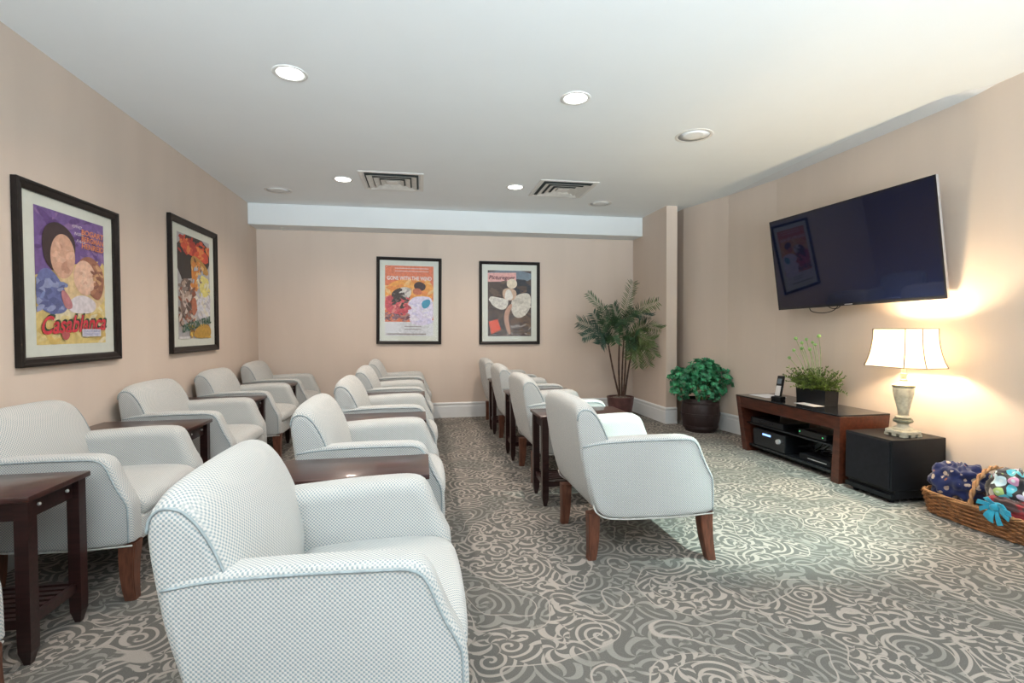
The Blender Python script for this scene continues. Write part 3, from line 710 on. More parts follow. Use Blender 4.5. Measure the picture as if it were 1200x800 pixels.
def build_speaker():
    t = thing('ceiling_speaker', 'x', 'ceiling speaker')
    bm = bmesh.new(); loft(bm, [[(r * math.cos(2 * PI * i / 40), r * math.sin(2 * PI * i / 40), z) for i in range(40)] for r, z in [(.145, 0), (.145, -.002), (.140, -.0035), (.124, -.0035), (.121, -.002), (.121, 0)]], cap=False); fixn(bm); obj('rim', bm, M_metalw, t, True)
    bm = bmesh.new(); lathe(bm, [(.001, -.003), (.06, -.0028), (.1205, -.002)], 36); fixn(bm); obj('grille', bm, M_grille, t, True)
    return t
s0 = build_speaker(); s0.location = (2.16, 3.72, CEIL); s0['label'] = 'round white ceiling speaker at right, near the television wall'; s0['group'] = 'ceiling speakers'
dup(s0, (-1.53, 5.93, CEIL), 0, 'round white ceiling speaker near the left back corner', 'ceiling speakers')
dup(s0, (2.18, 5.91, CEIL), 0, 'round white ceiling speaker right of the right air vent, near the soffit', 'ceiling speakers')
def build_vent():
    t = thing('air_vent', 'x', 'air vent')
    bm = bmesh.new(); a = .315
    def sq(h, z): return [(-h, -h, z), (h, -h, z), (h, h, z), (-h, h, z)]
    loft(bm, [sq(a, 0), sq(a, -.006), sq(a - .03, -.008), sq(a - .045, -.002), sq(a - .045, 0)], cap=False); fixn(bm); obj('frame', bm, M_metalw, t)
    bm = bmesh.new(); box(bm, -a + .05, a - .05, -a + .05, a - .05, -.0015, -.0005); obj('backing', bm, M_ventdark, t)
    for h in (.245, .180, .115):
        bm = bmesh.new(); loft(bm, [sq(h - .052, -.004), sq(h - .046, -.003), sq(h, -.022), sq(h - .004, -.023)], cap=False)
        fixn(bm); obj('louver_ring', bm, M_ventgrey, t)
    bm = bmesh.new(); hexa(bm, [(-.05, -.05, -.018), (.05, -.05, -.018), (.05, .05, -.018), (-.05, .05, -.018), (-.062, -.062, -.010), (.062, -.062, -.010), (.062, .062, -.010), (-.062, .062, -.010)]); fixn(bm)
    obj('centre_plate', bm, M_metalw, t)
    return t
v0 = build_vent(); v0.location = (-.275, 5.385, CEIL); v0['label'] = 'square louvered air vent on the left of the ceiling'; v0['group'] = 'ceiling air vents'
dup(v0, (1.545, 5.37, CEIL), 0, 'square louvered air vent on the right of the ceiling', 'ceiling air vents')
bm = bmesh.new(); lathe(bm, [(.028, 2.4838), (.028, 2.480), (.010, 2.478), (.008, 2.462), (.016, 2.460), (.016, 2.457), (.002, 2.456)], 16, -1.70, 6.742); fixn(bm)
tag(obj('sprinkler_head', bm, M_metalw, None, True), 'tiny sprinkler head under the left end of the white soffit', 'sprinkler')

# added cool ceiling spotlight, out of view, put in to brighten the carpet
t = thing('recessed_spotlight', 'cool white adjustable ceiling spotlight above the front floor, out of the photo', 'ceiling light', (2.2, 1.85, CEIL))
bm = bmesh.new(); loft(bm, [[(r * math.cos(2 * PI * i / 36), r * math.sin(2 * PI * i / 36), z) for i in range(36)] for r, z in [(.100, 0), (.100, -.004), (.080, -.006), (.076, 0)]], cap=False); fixn(bm); obj('trim_ring', bm, M_metalw, t, True)
bm = bmesh.new(); lathe(bm, [(.001, -.0045), (.05, -.004), (.0755, -.002)], 32, cap=True); fixn(bm); obj('lens', bm, M_glassdisc, t, True)
l = bpy.data.lights.new('spotlight_lamp', 'SPOT'); l.energy = 430; l.color = (0.76, 1.0, 0.92); l.spot_size = math.radians(54); l.spot_blend = .6; l.shadow_soft_size = .04
lo = bpy.data.objects.new('spotlight_lamp', l); COL.objects.link(lo); lo.location = (2.2, 1.85, CEIL - .03)
lo.rotation_euler = Vector((-.15, 1.45, -2.7)).to_track_quat('-Z', 'Y').to_euler()

# ------------------------------------------------------------------ television
def build_tv():
    B = Vector((3.40, 4.305, 1.374)); w_, h_, rot, tilt, rl = 1.469, .845, .097, .130, .016
    A = Vector((math.sin(rot), -math.cos(rot), 0)); U = Vector((-math.sin(tilt), 0, math.cos(tilt))); U = (U - A * U.dot(A)).normalized()
    c, s = math.cos(rl), math.sin(rl); A, U = c * A + s * U, -s * A + c * U
    Nn = A.cross(U).normalized()
    if Nn.x > 0: Nn = -Nn
    t = thing('television', 'large black flat-screen television tilted down on the right wall', 'television')
    # local axes: x along A, y = out of the screen, z = U ; back of the body at y=-.035
    mt = Matrix(((A.x, Nn.x, U.x, B.x), (A.y, Nn.y, U.y, B.y), (A.z, Nn.z, U.z, B.z), (0, 0, 0, 1)))
    t.matrix_world = mt
    bm = bmesh.new(); box(bm, 0, w_, -.030, -.004, 0, h_, .004, 2); fixn(bm); obj('casing', bm, M_silver, t)
    bm = bmesh.new(); f = .012
    box(bm, 0, w_, -.004, 0, 0, .022); box(bm, 0, w_, -.004, 0, h_ - f, h_); box(bm, 0, f, -.004, 0, .022, h_ - f); box(bm, w_ - f, w_, -.004, 0, .022, h_ - f); fixn(bm)
    obj('bezel', bm, M_blackgl, t)
    bm = bmesh.new(); box(bm, f, w_ - f, -.0038, -.0015, .022, h_ - f); fixn(bm); obj('screen', bm, M_screen, t)
    bm = bmesh.new(); box(bm, w_ / 2 - .035, w_ / 2 + .035, 0, .001, .007, .014); fixn(bm); obj('maker_badge', bm, M_silver, t)
    bm = bmesh.new(); box(bm, .35, w_ - .35, -.055, -.0305, .15, h_ - .2, .008, 2); fixn(bm); obj('rear_housing', bm, M_blackm, t)
    return t, mt
m, nt, b = new_mat('tv_screen'); tc = N(nt, 'ShaderNodeTexCoord'); no = N(nt, 'ShaderNodeTexNoise'); no.inputs['Scale'].default_value = 3; nt.links.new(tc.outputs['Object'], no.inputs[0])
nt.links.new(mixc(nt, no.outputs['Fac'], (0.003, 0.0055, 0.024), (0.004, 0.008, 0.030)), b.inputs['Base Color']); b.inputs['Roughness'].default_value = .03; b.inputs['Specular IOR Level'].default_value = .5
M_screen = m
tv, tvm = build_tv()
bm = bmesh.new(); box(bm, RIGHT - .012, RIGHT - .0005, 3.38, 3.78, 1.60, 2.05); 
box(bm, 3.50, RIGHT - .012, 3.45, 3.49, 1.66, 1.98); box(bm, 3.50, RIGHT - .012, 3.67, 3.71, 1.66, 1.98); fixn(bm)
o = obj('wall_mount', bm, M_blackm); o.parent = tv; o.matrix_parent_inverse = tvm.inverted()
bm = bmesh.new()
def tvp(a, y, z): return tvm @ Vector((a, y, z))
P1 = [tvp(.33, -.02, .02), tvp(.36, -.01, -.03), tvp(.47, -.01, -.052), tvp(.58, -.01, -.035), tvp(.64, -.02, .02)]
tube(bm, smoothpath(P1, 5), .0035, 6)
P1 = [tvp(.52, -.02, .02), tvp(.55, -.015, -.012), tvp(.62, -.015, -.018), tvp(.66, -.02, .02)]
tube(bm, smoothpath(P1, 5), .0035, 6)
o = obj('cable', bm, M_blackm, None, True); o.parent = tv; o.matrix_parent_inverse = tvm.inverted()

# ------------------------------------------------------------------ media stand
SX0, SX1, SY0, SY1, SZ = 3.125, 3.575, 3.285, 4.565, .535
t = thing('media_stand', 'cherry wood media stand with black glass top and slanted end panels under the television', 'media stand', (0, 0, 0))
bm = bmesh.new(); box(bm, SX0, SX1, SY0, SY1, SZ - .012, SZ, .002, 1); fixn(bm); obj('glass_top', bm, M_blackgl, t)
bm = bmesh.new(); box(bm, SX0 + .006, SX0 + .028, SY0 + .03, SY1 - .03, SZ - .115, SZ - .0125, .002, 1); fixn(bm); obj('front_rail', bm, M_cherry, t)
bm = bmesh.new(); box(bm, SX1 - .022, SX1, SY0 + .03, SY1 - .03, SZ - .115, SZ - .0125); fixn(bm); obj('rear_rail', bm, M_cherry, t)
for s, yt, yb in ((1, SY0, SY0 + .030), (-1, SY1, SY1 - .085)):
    bm = bmesh.new(); k = .055 * s; k2 = .075 * s
    hexa(bm, [(SX0 + .02, yb, 0), (SX1 - .03, yb, 0), (SX1 - .03, yb + k2, 0), (SX0 + .02, yb + k2, 0),
              (SX0, yt, SZ - .0125), (SX1, yt, SZ - .0125), (SX1, yt + k, SZ - .0125), (SX0, yt + k, SZ - .0125)]); fixn(bm)
    bmesh.ops.bevel(bm, geom=list(bm.edges), offset=.002, segments=1, affect='EDGES'); obj('end_panel', bm, M_cherry, t)
bm = bmesh.new(); box(bm, SX0 + .05, SX1 - .05, SY0 + .115, SY1 - .12, .055, .075); fixn(bm); obj('lower_shelf', bm, M_blackgl, t)
bm = bmesh.new(); box(bm, SX0 + .05, SX1 - .05, SY0 + .075, SY1 - .08, .268, .280); fixn(bm); obj('upper_shelf', bm, M_blackgl, t)
# electronics
t = thing('receiver', 'black audio receiver with blue display and round volume knob, bottom shelf of media stand', 'receiver', (0, 0, 0))
bm = bmesh.new(); box(bm, 3.20, 3.50, 3.95, 4.38, .0765, .235, .004, 1); fixn(bm); obj('case', bm, M_black, t)
bm = bmesh.new(); box(bm, 3.188, 3.1995, 3.95, 4.38, .078, .233, .003, 1); fixn(bm); fp = obj('front_panel', bm, M_blackgl, t)
bm = bmesh.new(); box(bm, 3.186, 3.188, 4.13, 4.24, .188, .205); fixn(bm); obj('display', bm, M_blue, fp)
bm = bmesh.new(); bmesh.ops.create_cone(bm, cap_ends=True, segments=24, radius1=.024, radius2=.021, depth=.02, matrix=Matrix.Translation((3.177, 4.02, .17)) @ Matrix.Rotation(-PI / 2, 4, 'Y')); obj('volume_knob', bm, M_silver, fp, True, angle=40)
t = thing('disc_player', 'flat black disc player on upper shelf at the left end of media stand', 'disc player', (0, 0, 0))
bm = bmesh.new(); box(bm, 3.19, 3.47, 3.98, 4.42, .2815, .335, .003, 1); fixn(bm); obj('case', bm, M_blackgl, t)
bm = bmesh.new(); box(bm, 3.188, 3.19, 4.10, 4.30, .305, .318); fixn(bm); obj('disc_tray', bm, M_blackm, t)
t = thing('cable_box', 'small black cable box with green light, right side of the upper shelf', 'cable box', (0, 0, 0))
bm = bmesh.new(); box(bm, 3.20, 3.42, 3.50, 3.80, .2815, .335, .004, 1); fixn(bm); obj('case', bm, M_blackgl, t)
bm = bmesh.new(); box(bm, 3.198, 3.20, 3.53, 3.535, .305, .310); box(bm, 3.198, 3.20, 3.78, 3.785, .312, .318); fixn(bm); obj('indicator_light', bm, emis('green_light', (.1, 1, .3), 2), t)
t = thing('game_player', 'low black player with silver edge on bottom shelf, right of the receiver', 'player', (0, 0, 0))
bm = bmesh.new(); box(bm, 3.21, 3.46, 3.46, 3.80, .0765, .125, .006, 2); fixn(bm); obj('case', bm, M_black, t)
bm = bmesh.new(); box(bm, 3.207, 3.21, 3.50, 3.70, .098, .104); fixn(bm); obj('silver_strip', bm, M_silver, t)
bm = bmesh.new(); random.seed(3)
for k in range(7):
    y = 3.50 + .05 * k; P = [(3.40 + random.uniform(-.03, .03), y, .29), (3.33 + random.uniform(-.05, .05), y + random.uniform(-.1, .1), .2), (3.30 + random.uniform(-.05, .05), y + random.uniform(-.08, .08), .16), (3.36, y + random.uniform(-.1, .1), .135), (3.48, y, .14)]
    P = [(x, yy, z if i else .262) for i, (x, yy, z) in enumerate(P)]; tube(bm, smoothpath(P, 5), .0035, 6)
tag(obj('cable_bundle', bm, M_blackm, None, True), 'tangle of thin black cables inside media stand at right', 'cables')
# subwoofer
t = thing('subwoofer', 'black cube subwoofer standing right of the media stand with lamp on it', 'subwoofer', (0, 0, 0))
UX0, UX1, UY0, UY1 = 3.13, 3.575, 2.862, 3.238
bm = bmesh.new(); box(bm, UX0, UX1, UY0, UY1, .085, .437, .006, 2); box(bm, UX0 + .03, UX1, UY0, UY1, .03, .0849); fixn(bm); obj('cabinet', bm, M_black, t)
bm = bmesh.new(); box(bm, UX0 - .008, UX0 - .0005, UY0 + .012, UY1 - .012, .10, .425, .003, 1); fixn(bm); obj('grille', bm, M_blackm, t)
bm = bmesh.new(); box(bm, UX0, UX0 + .029, UY0, UY1, .03, .06); fixn(bm); obj('front_lip', bm, M_black, t)
for a in (UX0 + .05, UX1 - .05):
    for b_ in (UY0 + .05, UY1 - .05):
        bm = bmesh.new(); lathe(bm, [(.02, 0), (.022, .028)], 12, a, b_); fixn(bm); obj('foot', bm, M_blackm, t)

# ------------------------------------------------------------------ table lamp
LX, LY, LZ = 3.355, 2.985, .437
t = thing('table_lamp', 'lit table lamp with antique cream urn base and bell shade on the black subwoofer', 'table lamp', (LX, LY, LZ))
bm = bmesh.new()
def ring8(h, z, cut=.3):
    c = h * cut; return [(-h + c, -h, z), (h - c, -h, z), (h, -h + c, z), (h, h - c, z), (h - c, h, z), (-h + c, h, z), (-h, h - c, z), (-h, -h + c, z)]
loft(bm, [ring8(.082, .018), ring8(.084, .020), ring8(.084, .038), ring8(.078, .042), ring8(.070, .046)]); fixn(bm); obj('plinth', bm, M_lampc, t)
for a in (-1, 0, 1):
    for b_ in (-1, 0, 1):
        if a == 0 and b_ == 0: continue
        bm = bmesh.new(); box(bm, a * .058 - .018, a * .058 + .018, b_ * .058 - .018, b_ * .058 + .018, 0, .0178); fixn(bm); obj('foot', bm, M_lampc, t)
bm = bmesh.new(); lathe(bm, [(.066, .0465), (.066, .052), (.050, .060), (.036, .070), (.032, .082), (.040, .088), (.044, .092)], 28); fixn(bm); obj('foot_turning', bm, M_lampc, t, True, angle=40)
bm = bmesh.new(); lathe(bm, [(.044, .0925), (.056, .097), (.060, .106), (.056, .116), (.044, .121)], 28); fixn(bm); obj('ring_bead', bm, M_lampg, t, True, angle=50)
bm = bmesh.new(); lathe(bm, [(.040, .1215), (.048, .126), (.050, .132), (.038, .138), (.030, .142), (.030, .150)], 28); fixn(bm); obj('collar', bm, M_lampc, t, True, angle=50)
bm = bmesh.new(); n = 48; rings = []
for z, r in ((.1505, .030), (.18, .034), (.22, .042), (.26, .051), (.295, .058), (.325, .061), (.342, .060)):
    rings.append([(r * (1 + .045 * abs(math.sin(4 * 2 * PI * i / n))) * math.cos(2 * PI * i / n), r * (1 + .045 * abs(math.sin(4 * 2 * PI * i / n))) * math.sin(2 * PI * i / n), z) for i in range(n)])
loft(bm, rings); fixn(bm); obj('fluted_urn', bm, M_lampc, t, True)
bm = bmesh.new(); lathe(bm, [(.060, .3425), (.068, .346), (.066, .352)], 28); fixn(bm); obj('dark_rim', bm, M_lampg, t, True, angle=40)
bm = bmesh.new(); lathe(bm, [(.064, .3525), (.070, .358), (.052, .368), (.034, .376), (.024, .386), (.024, .396), (.018, .402), (.018, .425), (.022, .428), (.022, .440), (.012, .444), (.012, .50)], 28); fixn(bm); obj('cap', bm, M_lampc, t, True, angle=40)
def shade_mat():
    m, nt, b = new_mat('lamp_shade_fabric'); out = nt.nodes['Material Output']
    tc = N(nt, 'ShaderNodeTexCoord'); no = N(nt, 'ShaderNodeTexNoise'); no.inputs['Scale'].default_value = 90; nt.links.new(tc.outputs['Object'], no.inputs[0])
    col = mixc(nt, no.outputs['Fac'], (0.90, 0.86, 0.78), (0.95, 0.92, 0.85))
    d = N(nt, 'ShaderNodeBsdfDiffuse'); tr = N(nt, 'ShaderNodeBsdfTranslucent'); mx = N(nt, 'ShaderNodeMixShader'); mx.inputs[0].default_value = .55
    nt.links.new(col, d.inputs[0]); nt.links.new(col, tr.inputs[0]); nt.links.new(d.outputs[0], mx.inputs[1]); nt.links.new(tr.outputs[0], mx.inputs[2])
    nt.links.new(mx.outputs[0], out.inputs[0]); nt.nodes.remove(b); return m
M_shade = shade_mat()
def ring_sh(hx, hy, z, c): return [(-hx + c, -hy, z), (hx - c, -hy, z), (hx, -hy + c, z), (hx, hy - c, z), (hx - c, hy, z), (-hx + c, hy, z), (-hx, hy - c, z), (-hx, -hy + c, z)]
SHP = [(.490, .170, .236, .085), (.53, .156, .219, .078), (.58, .144, .205, .072), (.63, .136, .195, .068), (.68, .131, .189, .066), (.735, .129, .187, .065), (.755, .129, .187, .065)]
bm = bmesh.new(); loft(bm, [ring_sh(hx, hy, z, c) for z, hx, hy, c in SHP], cap=False); fixn(bm)
sh = obj('lamp_shade', bm, M_shade, t)
md = sh.modifiers.new('solid', 'SOLIDIFY'); md.thickness = .0015
M_seam = simple('shade_seam', (0.20, 0.15, 0.10), .7, .1, 40)
for k in range(8):
    bm = bmesh.new(); tube(bm, [Vector(ring_sh(hx + .001, hy + .001, z, c)[k]) for z, hx, hy, c in SHP], .0032, 6); obj('seam', bm, M_seam, sh, True)
for q in (0, -1):
    z, hx, hy, c = SHP[q]; bm = bmesh.new(); R = ring_sh(hx + .001, hy + .001, z, c)
    P = []
    for i in range(8):
        a, b_ = Vector(R[i]), Vector(R[(i + 1) % 8]); P += [a, a.lerp(b_, .5)]
    tube(bm, P, .0028, 6, closed=True); obj('edge_trim', bm, M_seam, sh, True)
bm = bmesh.new()
lathe(bm, [(.006, .5005), (.014, .51), (.028, .545), (.030, .57), (.022, .60), (.004, .612)], 16); fixn(bm); obj('bulb', bm, emis('bulb', (1, .82, .55), 3), t, True)
bm = bmesh.new()
for s in (-1, 1): tube(bm, smoothpath([(0, s * .012, .497), (0, s * .05, .53), (0, s * .06, .60), (0, s * .04, .70), (0, 0, .735)], 4), .002, 6)
for s in (-1, 1): tube(bm, [(0, 0, .735), (s * .128, 0, .75)], .002, 6)
obj('harp', bm, M_silver, t, True)
l = bpy.data.lights.new('lamp_light', 'POINT'); l.energy = 38; l.color = (1.0, 0.76, 0.48); l.shadow_soft_size = .045
lo = bpy.data.objects.new('lamp_light', l); COL.objects.link(lo); lo.location = (LX, LY, LZ + .64)

# ------------------------------------------------------------------ things on the media stand
bm = bmesh.new(); box(bm, 3.26, 3.47, 3.70, 3.93, SZ + .0003, SZ + .0012); fixn(bm)
o = obj('paper_sheet', bm, M_paper); tag(o, 'white paper sheet lying in front of the black planter on the media stand', 'paper')
bm = bmesh.new(); box(bm, 3.24, 3.46, 4.26, 4.52, SZ + .0003, SZ + .0012); fixn(bm)
o = obj('paper_sheet', bm, M_paper); tag(o, 'white paper sheet at the far left end of the media stand top', 'paper')
t = thing('cordless_phone', 'black and silver cordless handset standing in its charger on the media stand', 'phone', (3.255, 4.12, SZ), .35)
t.scale = (1.2, 1.2, 1.2)
bm = bmesh.new(); box(bm, -.035, .035, -.04, .04, 0, .028, .006, 2); fixn(bm); obj('charger', bm, M_black, t)
def slant(bm, y0, y1, z0, z1, x0, x1, mi=0):
    k = .28; hexa(bm, [(x0 + k * z0, y0, z0), (x1 + k * z0, y0, z0), (x1 + k * z0, y1, z0), (x0 + k * z0, y1, z0), (x0 + k * z1, y0, z1), (x1 + k * z1, y0, z1), (x1 + k * z1, y1, z1), (x0 + k * z1, y1, z1)], .003)
bm = bmesh.new(); slant(bm, -.024, .024, .0285, .185, -.022, .002); fixn(bm); h = obj('handset', bm, M_black, t)
bm = bmesh.new(); slant(bm, -.019, .019, .035, .110, -.0245, -.0225); fixn(bm); obj('keypad', bm, M_silver, h)
bm = bmesh.new(); slant(bm, -.016, .016, .125, .165, -.0245, -.0225); fixn(bm); obj('handset_screen', bm, simple('phone_screen', (.10, .13, .16), .2), h)

def leaf_quad(bm, p, d, n_, L_, W_, fold=.25, curl=0, mi=0):
    """pointed leaf of 4 quads along direction d with normal n"""
    d = d.normalized(); s = d.cross(n_)
    if s.length < 1e-5: s = d.orthogonal()
    s.normalize(); n2 = s.cross(d)
    mid = [p + d * (L_ * t) + n2 * (curl * L_ * t * t) for t in (0, .35, .7, 1)]
    wd = [.12, 1, .75, 0]
    V = [bm.verts.new(q) for q in mid]
    Lv = [bm.verts.new(mid[i] + s * W_ * wd[i] * .5 + n2 * fold * W_ * wd[i] * .5) for i in range(3)]
    Rv = [bm.verts.new(mid[i] - s * W_ * wd[i] * .5 + n2 * fold * W_ * wd[i] * .5) for i in range(3)]
    for S in (Lv, Rv):
        for i in range(2): f = bm.faces.new((V[i], V[i + 1], S[i + 1], S[i])); f.material_index = mi
        f = bm.faces.new((V[2], V[3], S[2])); f.material_index = mi
def rv(): 
    while True:
        v = Vector((random.uniform(-1, 1), random.uniform(-1, 1), random.uniform(-1, 1)))
        if .05 < v.length < 1: return v.normalized()
random.seed(11)
t = thing('flower_arrangement', 'green fern arrangement with tall ball buds in a black rectangular planter on the media stand', 'plant arrangement', (3.43, 3.86, SZ))
bm = bmesh.new(); a, b_ = .062, .165
rings = [[(-a, -b_, 0), (a, -b_, 0), (a, b_, 0), (-a, b_, 0)], [(-a - .004, -b_ - .004, .13), (a + .004, -b_ - .004, .13), (a + .004, b_ + .004, .13), (-a - .004, b_ + .004, .13)],
         [(-a + .004, -b_ + .004, .13), (a - .004, -b_ + .004, .13), (a - .004, b_ - .004, .13), (-a + .004, b_ - .004, .13)], [(-a + .004, -b_ + .004, .105), (a - .004, -b_ + .004, .105), (a - .004, b_ - .004, .105), (-a + .004, b_ - .004, .105)]]
loft(bm, rings); fixn(bm); obj('planter', bm, M_black, t)
bm = bmesh.new()
for k in range(150):
    a0 = random.uniform(0, 2 * PI); base = Vector((random.uniform(-.04, .04), random.uniform(-.14, .14), .11))
    d = Vector((math.cos(a0) * .8, math.sin(a0) * .9 + base.y * 3, random.uniform(.25, 1.8))).normalized(); Ls = random.uniform(.11, .24)
    tip = base + d * Ls + Vector((0, 0, -.03 * (1.2 - d.z))); mid = base.lerp(tip, .5) + Vector((0, 0, .02))
    if tip.x > .13: tip.x = .13
    P = smoothpath([base, mid, tip], 4); tube(bm, P, .0012, 4)
    for i, q in enumerate(P[2:]):
        for r_ in range(2):
            dd = (d + rv() * .9).normalized(); leaf_quad(bm, q, dd, rv(), random.uniform(.018, .032), random.uniform(.009, .014), .2)
tag(obj('fern_foliage', bm, M_fern, t), kind='stuff')
BUDS = [(a_, b2_ * 1.22, c_ * 1.27 + .005, r_) for a_, b2_, c_, r_ in [(-.02, .30, .30, .020), (-.05, .21, .36, .019), (-.02, .15, .415, .020), (-.04, .20, .445, .020), (0, .12, .44, .018), (.0, .08, .37, .020), (.0, .05, .42, .017), (0, .02, .405, .016), (.0, -.02, .465, .021), (-.03, .14, .375, .020), (.01, .17, .235, .012)]]
for x, y, z, r in BUDS:
    bm = bmesh.new(); tip = Vector((x, y * .85, z)); base = Vector((x * .3, y * .35 - .02, .11)); mid = base.lerp(tip, .5) + Vector((0, -.02, .03))
    tube(bm, smoothpath([base, mid, tip], 6), .0030, 6); st = obj('stem', bm, M_stemg, t, True)
    bm = bmesh.new(); bmesh.ops.create_icosphere(bm, subdivisions=2, radius=r * .8, matrix=Matrix.Translation(tip))
    for v in bm.verts: v.co += rv() * .0018
    obj('bud', bm, M_bud, st, True)

# ------------------------------------------------------------------ potted bush in barrel
random.seed(5)
BX, BY = 3.235, 5.40
t = thing('potted_bush', 'green leafy bush in a dark brown barrel planter beside the television wall', 'potted plant', (BX, BY, 0))
bm = bmesh.new(); n = 64
def stave(r, i): return r * (1 - .012 * (i % 4 == 0))
prof = [(.165, 0), (.190, .05), (.212, .14), (.218, .21), (.212, .29), (.195, .36), (.180, .385), (.168, .385), (.165, .34)]
loft(bm, [[(stave(r, i) * math.cos(2 * PI * i / n), stave(r, i) * math.sin(2 * PI * i / n), z) for i in range(n)] for r, z in prof]); fixn(bm); bp_ = obj('barrel_planter', bm, M_barrel, t, True, angle=30)
for z, r in ((.06, .196), (.205, .219), (.335, .204)):
    bm = bmesh.new(); loft(bm, [[(q * math.cos(2 * PI * i / 48), q * math.sin(2 * PI * i / 48), zz) for i in range(48)] for q, zz in ((r - .004, z - .014), (r + .003, z - .012), (r + .003, z + .012), (r - .004, z + .014))], cap=False); fixn(bm); obj('hoop', bm, M_barrel, bp_, True, angle=40)
bm = bmesh.new()
for k in range(26):
    a0 = random.uniform(0, 2 * PI); rr = random.uniform(.05, .26); tip = Vector((rr * math.cos(a0), rr * math.sin(a0), random.uniform(.5, .78))); tube(bm, smoothpath([(tip.x * .2, tip.y * .2, .34), (tip.x * .55, tip.y * .55, .5), tip], 4), .003, 5)
obj('stems', bm, M_stemg, t, True)
bm = bmesh.new()
def roundleaf(bm, p, nrm, R, mi=0):
    nrm = nrm.normalized(); a = nrm.orthogonal().normalized(); a.rotate(Matrix.Rotation(random.uniform(0, 2 * PI), 3, nrm)); b2 = nrm.cross(a)
    c = bm.verts.new(p - nrm * R * .25); K = 10; V = []
    for i in range(K):
        th = 2 * PI * i / K; r = R * (1 + .14 * math.cos(5 * th)) * (.55 if i == 0 else 1); V.append(bm.verts.new(p + (a * math.cos(th) + b2 * math.sin(th)) * r + nrm * R * .18 * math.sin(3 * th)))
    for i in range(K): f = bm.faces.new((c, V[i], V[(i + 1) % K])); f.material_index = mi
lobes = [(-.19, .02, .56, .15), (-.10, -.05, .66, .14), (0, 0, .70, .17), (.10, -.03, .68, .15), (.20, -.08, .60, .15), (-.02, -.12, .56, .17), (.14, .05, .66, .14), (-.22, -.02, .50, .12), (.0, .1, .62, .15), (.20, .0, .50, .14), (.05, -.16, .50, .14), (-.17, -.08, .60, .14), (-.12, -.12, .50, .14), (-.2, .05, .63, .12), (.0, -.08, .72, .13)]
for k in range(900):
    lx, ly, lz, lr = random.choice(lobes); v = rv()
    if v.z < -.3 and random.random() < .6: v.z = -v.z
    p = Vector((lx * 1.2, ly, lz)) + v * lr * random.uniform(.75, 1.05)
    lim = 3.50 - (p.y + BY - 5.38) * .2577 - BX - .045
    if p.x > lim: p.x = lim - random.random() * .06
    nn = (v + rv() * .55 + Vector((0, -.2, .35))); roundleaf(bm, p, nn, random.uniform(.020, .037), k % 2)
for v in bm.verts:
    v.co.x = min(v.co.x, 3.585 - BX, 3.50 - (v.co.y + BY - 5.38) * .2577 - BX - .005)
tag(obj('foliage', bm, [M_bush, simple('bush_leaf_light', (0.045, 0.27, 0.13), .5, .6, 14)], t), kind='stuff')

# ------------------------------------------------------------------ potted palm
random.seed(21)
PX, PY = 2.66, 6.42
t = thing('potted_palm', 'tall potted palm with thin dark canes in the far corner', 'potted plant', (PX, PY, 0))
bm = bmesh.new(); lathe(bm, [(.125, 0), (.150, .08), (.172, .20), (.178, .265), (.182, .27), (.182, .285), (.170, .285), (.166, .25)], 40); fixn(bm); obj('pot', bm, M_potbrown, t, True, angle=40)
bm = bmesh.new(); lathe(bm, [(.166, .2505), (.12, .268), (.06, .280), (.005, .284)], 32); fixn(bm)
for v in bm.verts:
    if v.co.z > .255: v.co.z += random.uniform(-.006, .010)
obj('soil', bm, M_soil, t, True)
CANES = [((-.02, -.02, .27), (-.10, 0, .62), (-.17, 0, .98)), ((.00, .02, .27), (-.01, .03, .7), (.0, .03, 1.18)), ((.03, -.03, .27), (.06, -.02, .65), (.08, -.02, 1.02)), ((.06, 0, .27), (.11, 0, .62), (.16, -.02, .92)), ((.02, .0, .27), (.02, -.01, .6), (.03, -.04, 1.05))]
for c in CANES:
    bm = bmesh.new(); P = smoothpath(c, 10); tube(bm, P, [.014 + .0018 * (i % 4 == 0) - .004 * i / len(P) for i in range(len(P))], 8); obj('cane', bm, M_cane, t, True)
def frond(base, tip, droop, mat, L_=.16, side=Vector((0, -1, .2)), dens=26):
    bm = bmesh.new(); base, tip = Vector(base), Vector(tip); mid = base.lerp(tip, .5) + Vector((0, 0, droop)); P = smoothpath([base, mid, tip], 14)
    tube(bm, P, [.004 - .003 * i / len(P) for i in range(len(P))], 5)
    for i in range(3, len(P)):
        d = (P[min(i + 1, len(P) - 1)] - P[i - 1]).normalized(); s = d.cross(side).normalized(); f = i / len(P); ln = 1.12 * L_ * (.55 + .9 * f * (1.25 - f)) * (1 if f < .9 else .7)
        for sg in (-1, 1):
            dd = (d * .75 + s * sg * .9 + Vector((0, 0, -.12)) + rv() * .12).normalized()
            leaf_quad(bm, P[i], dd, side + rv() * .3, ln * random.uniform(.8, 1.1), .0115, .2, -.15)
    for v in bm.verts:
        v.co.x = min(v.co.x, 3.022 - PX); v.co.y = min(v.co.y, BACK - .02 - PY)
    obj('frond', bm, mat, t)
T0, T1, T2, T3 = Vector((-.17, 0, .98)), Vector((0, .03, 1.18)), Vector((.08, -.02, 1.02)), Vector((.16, -.02, .92))
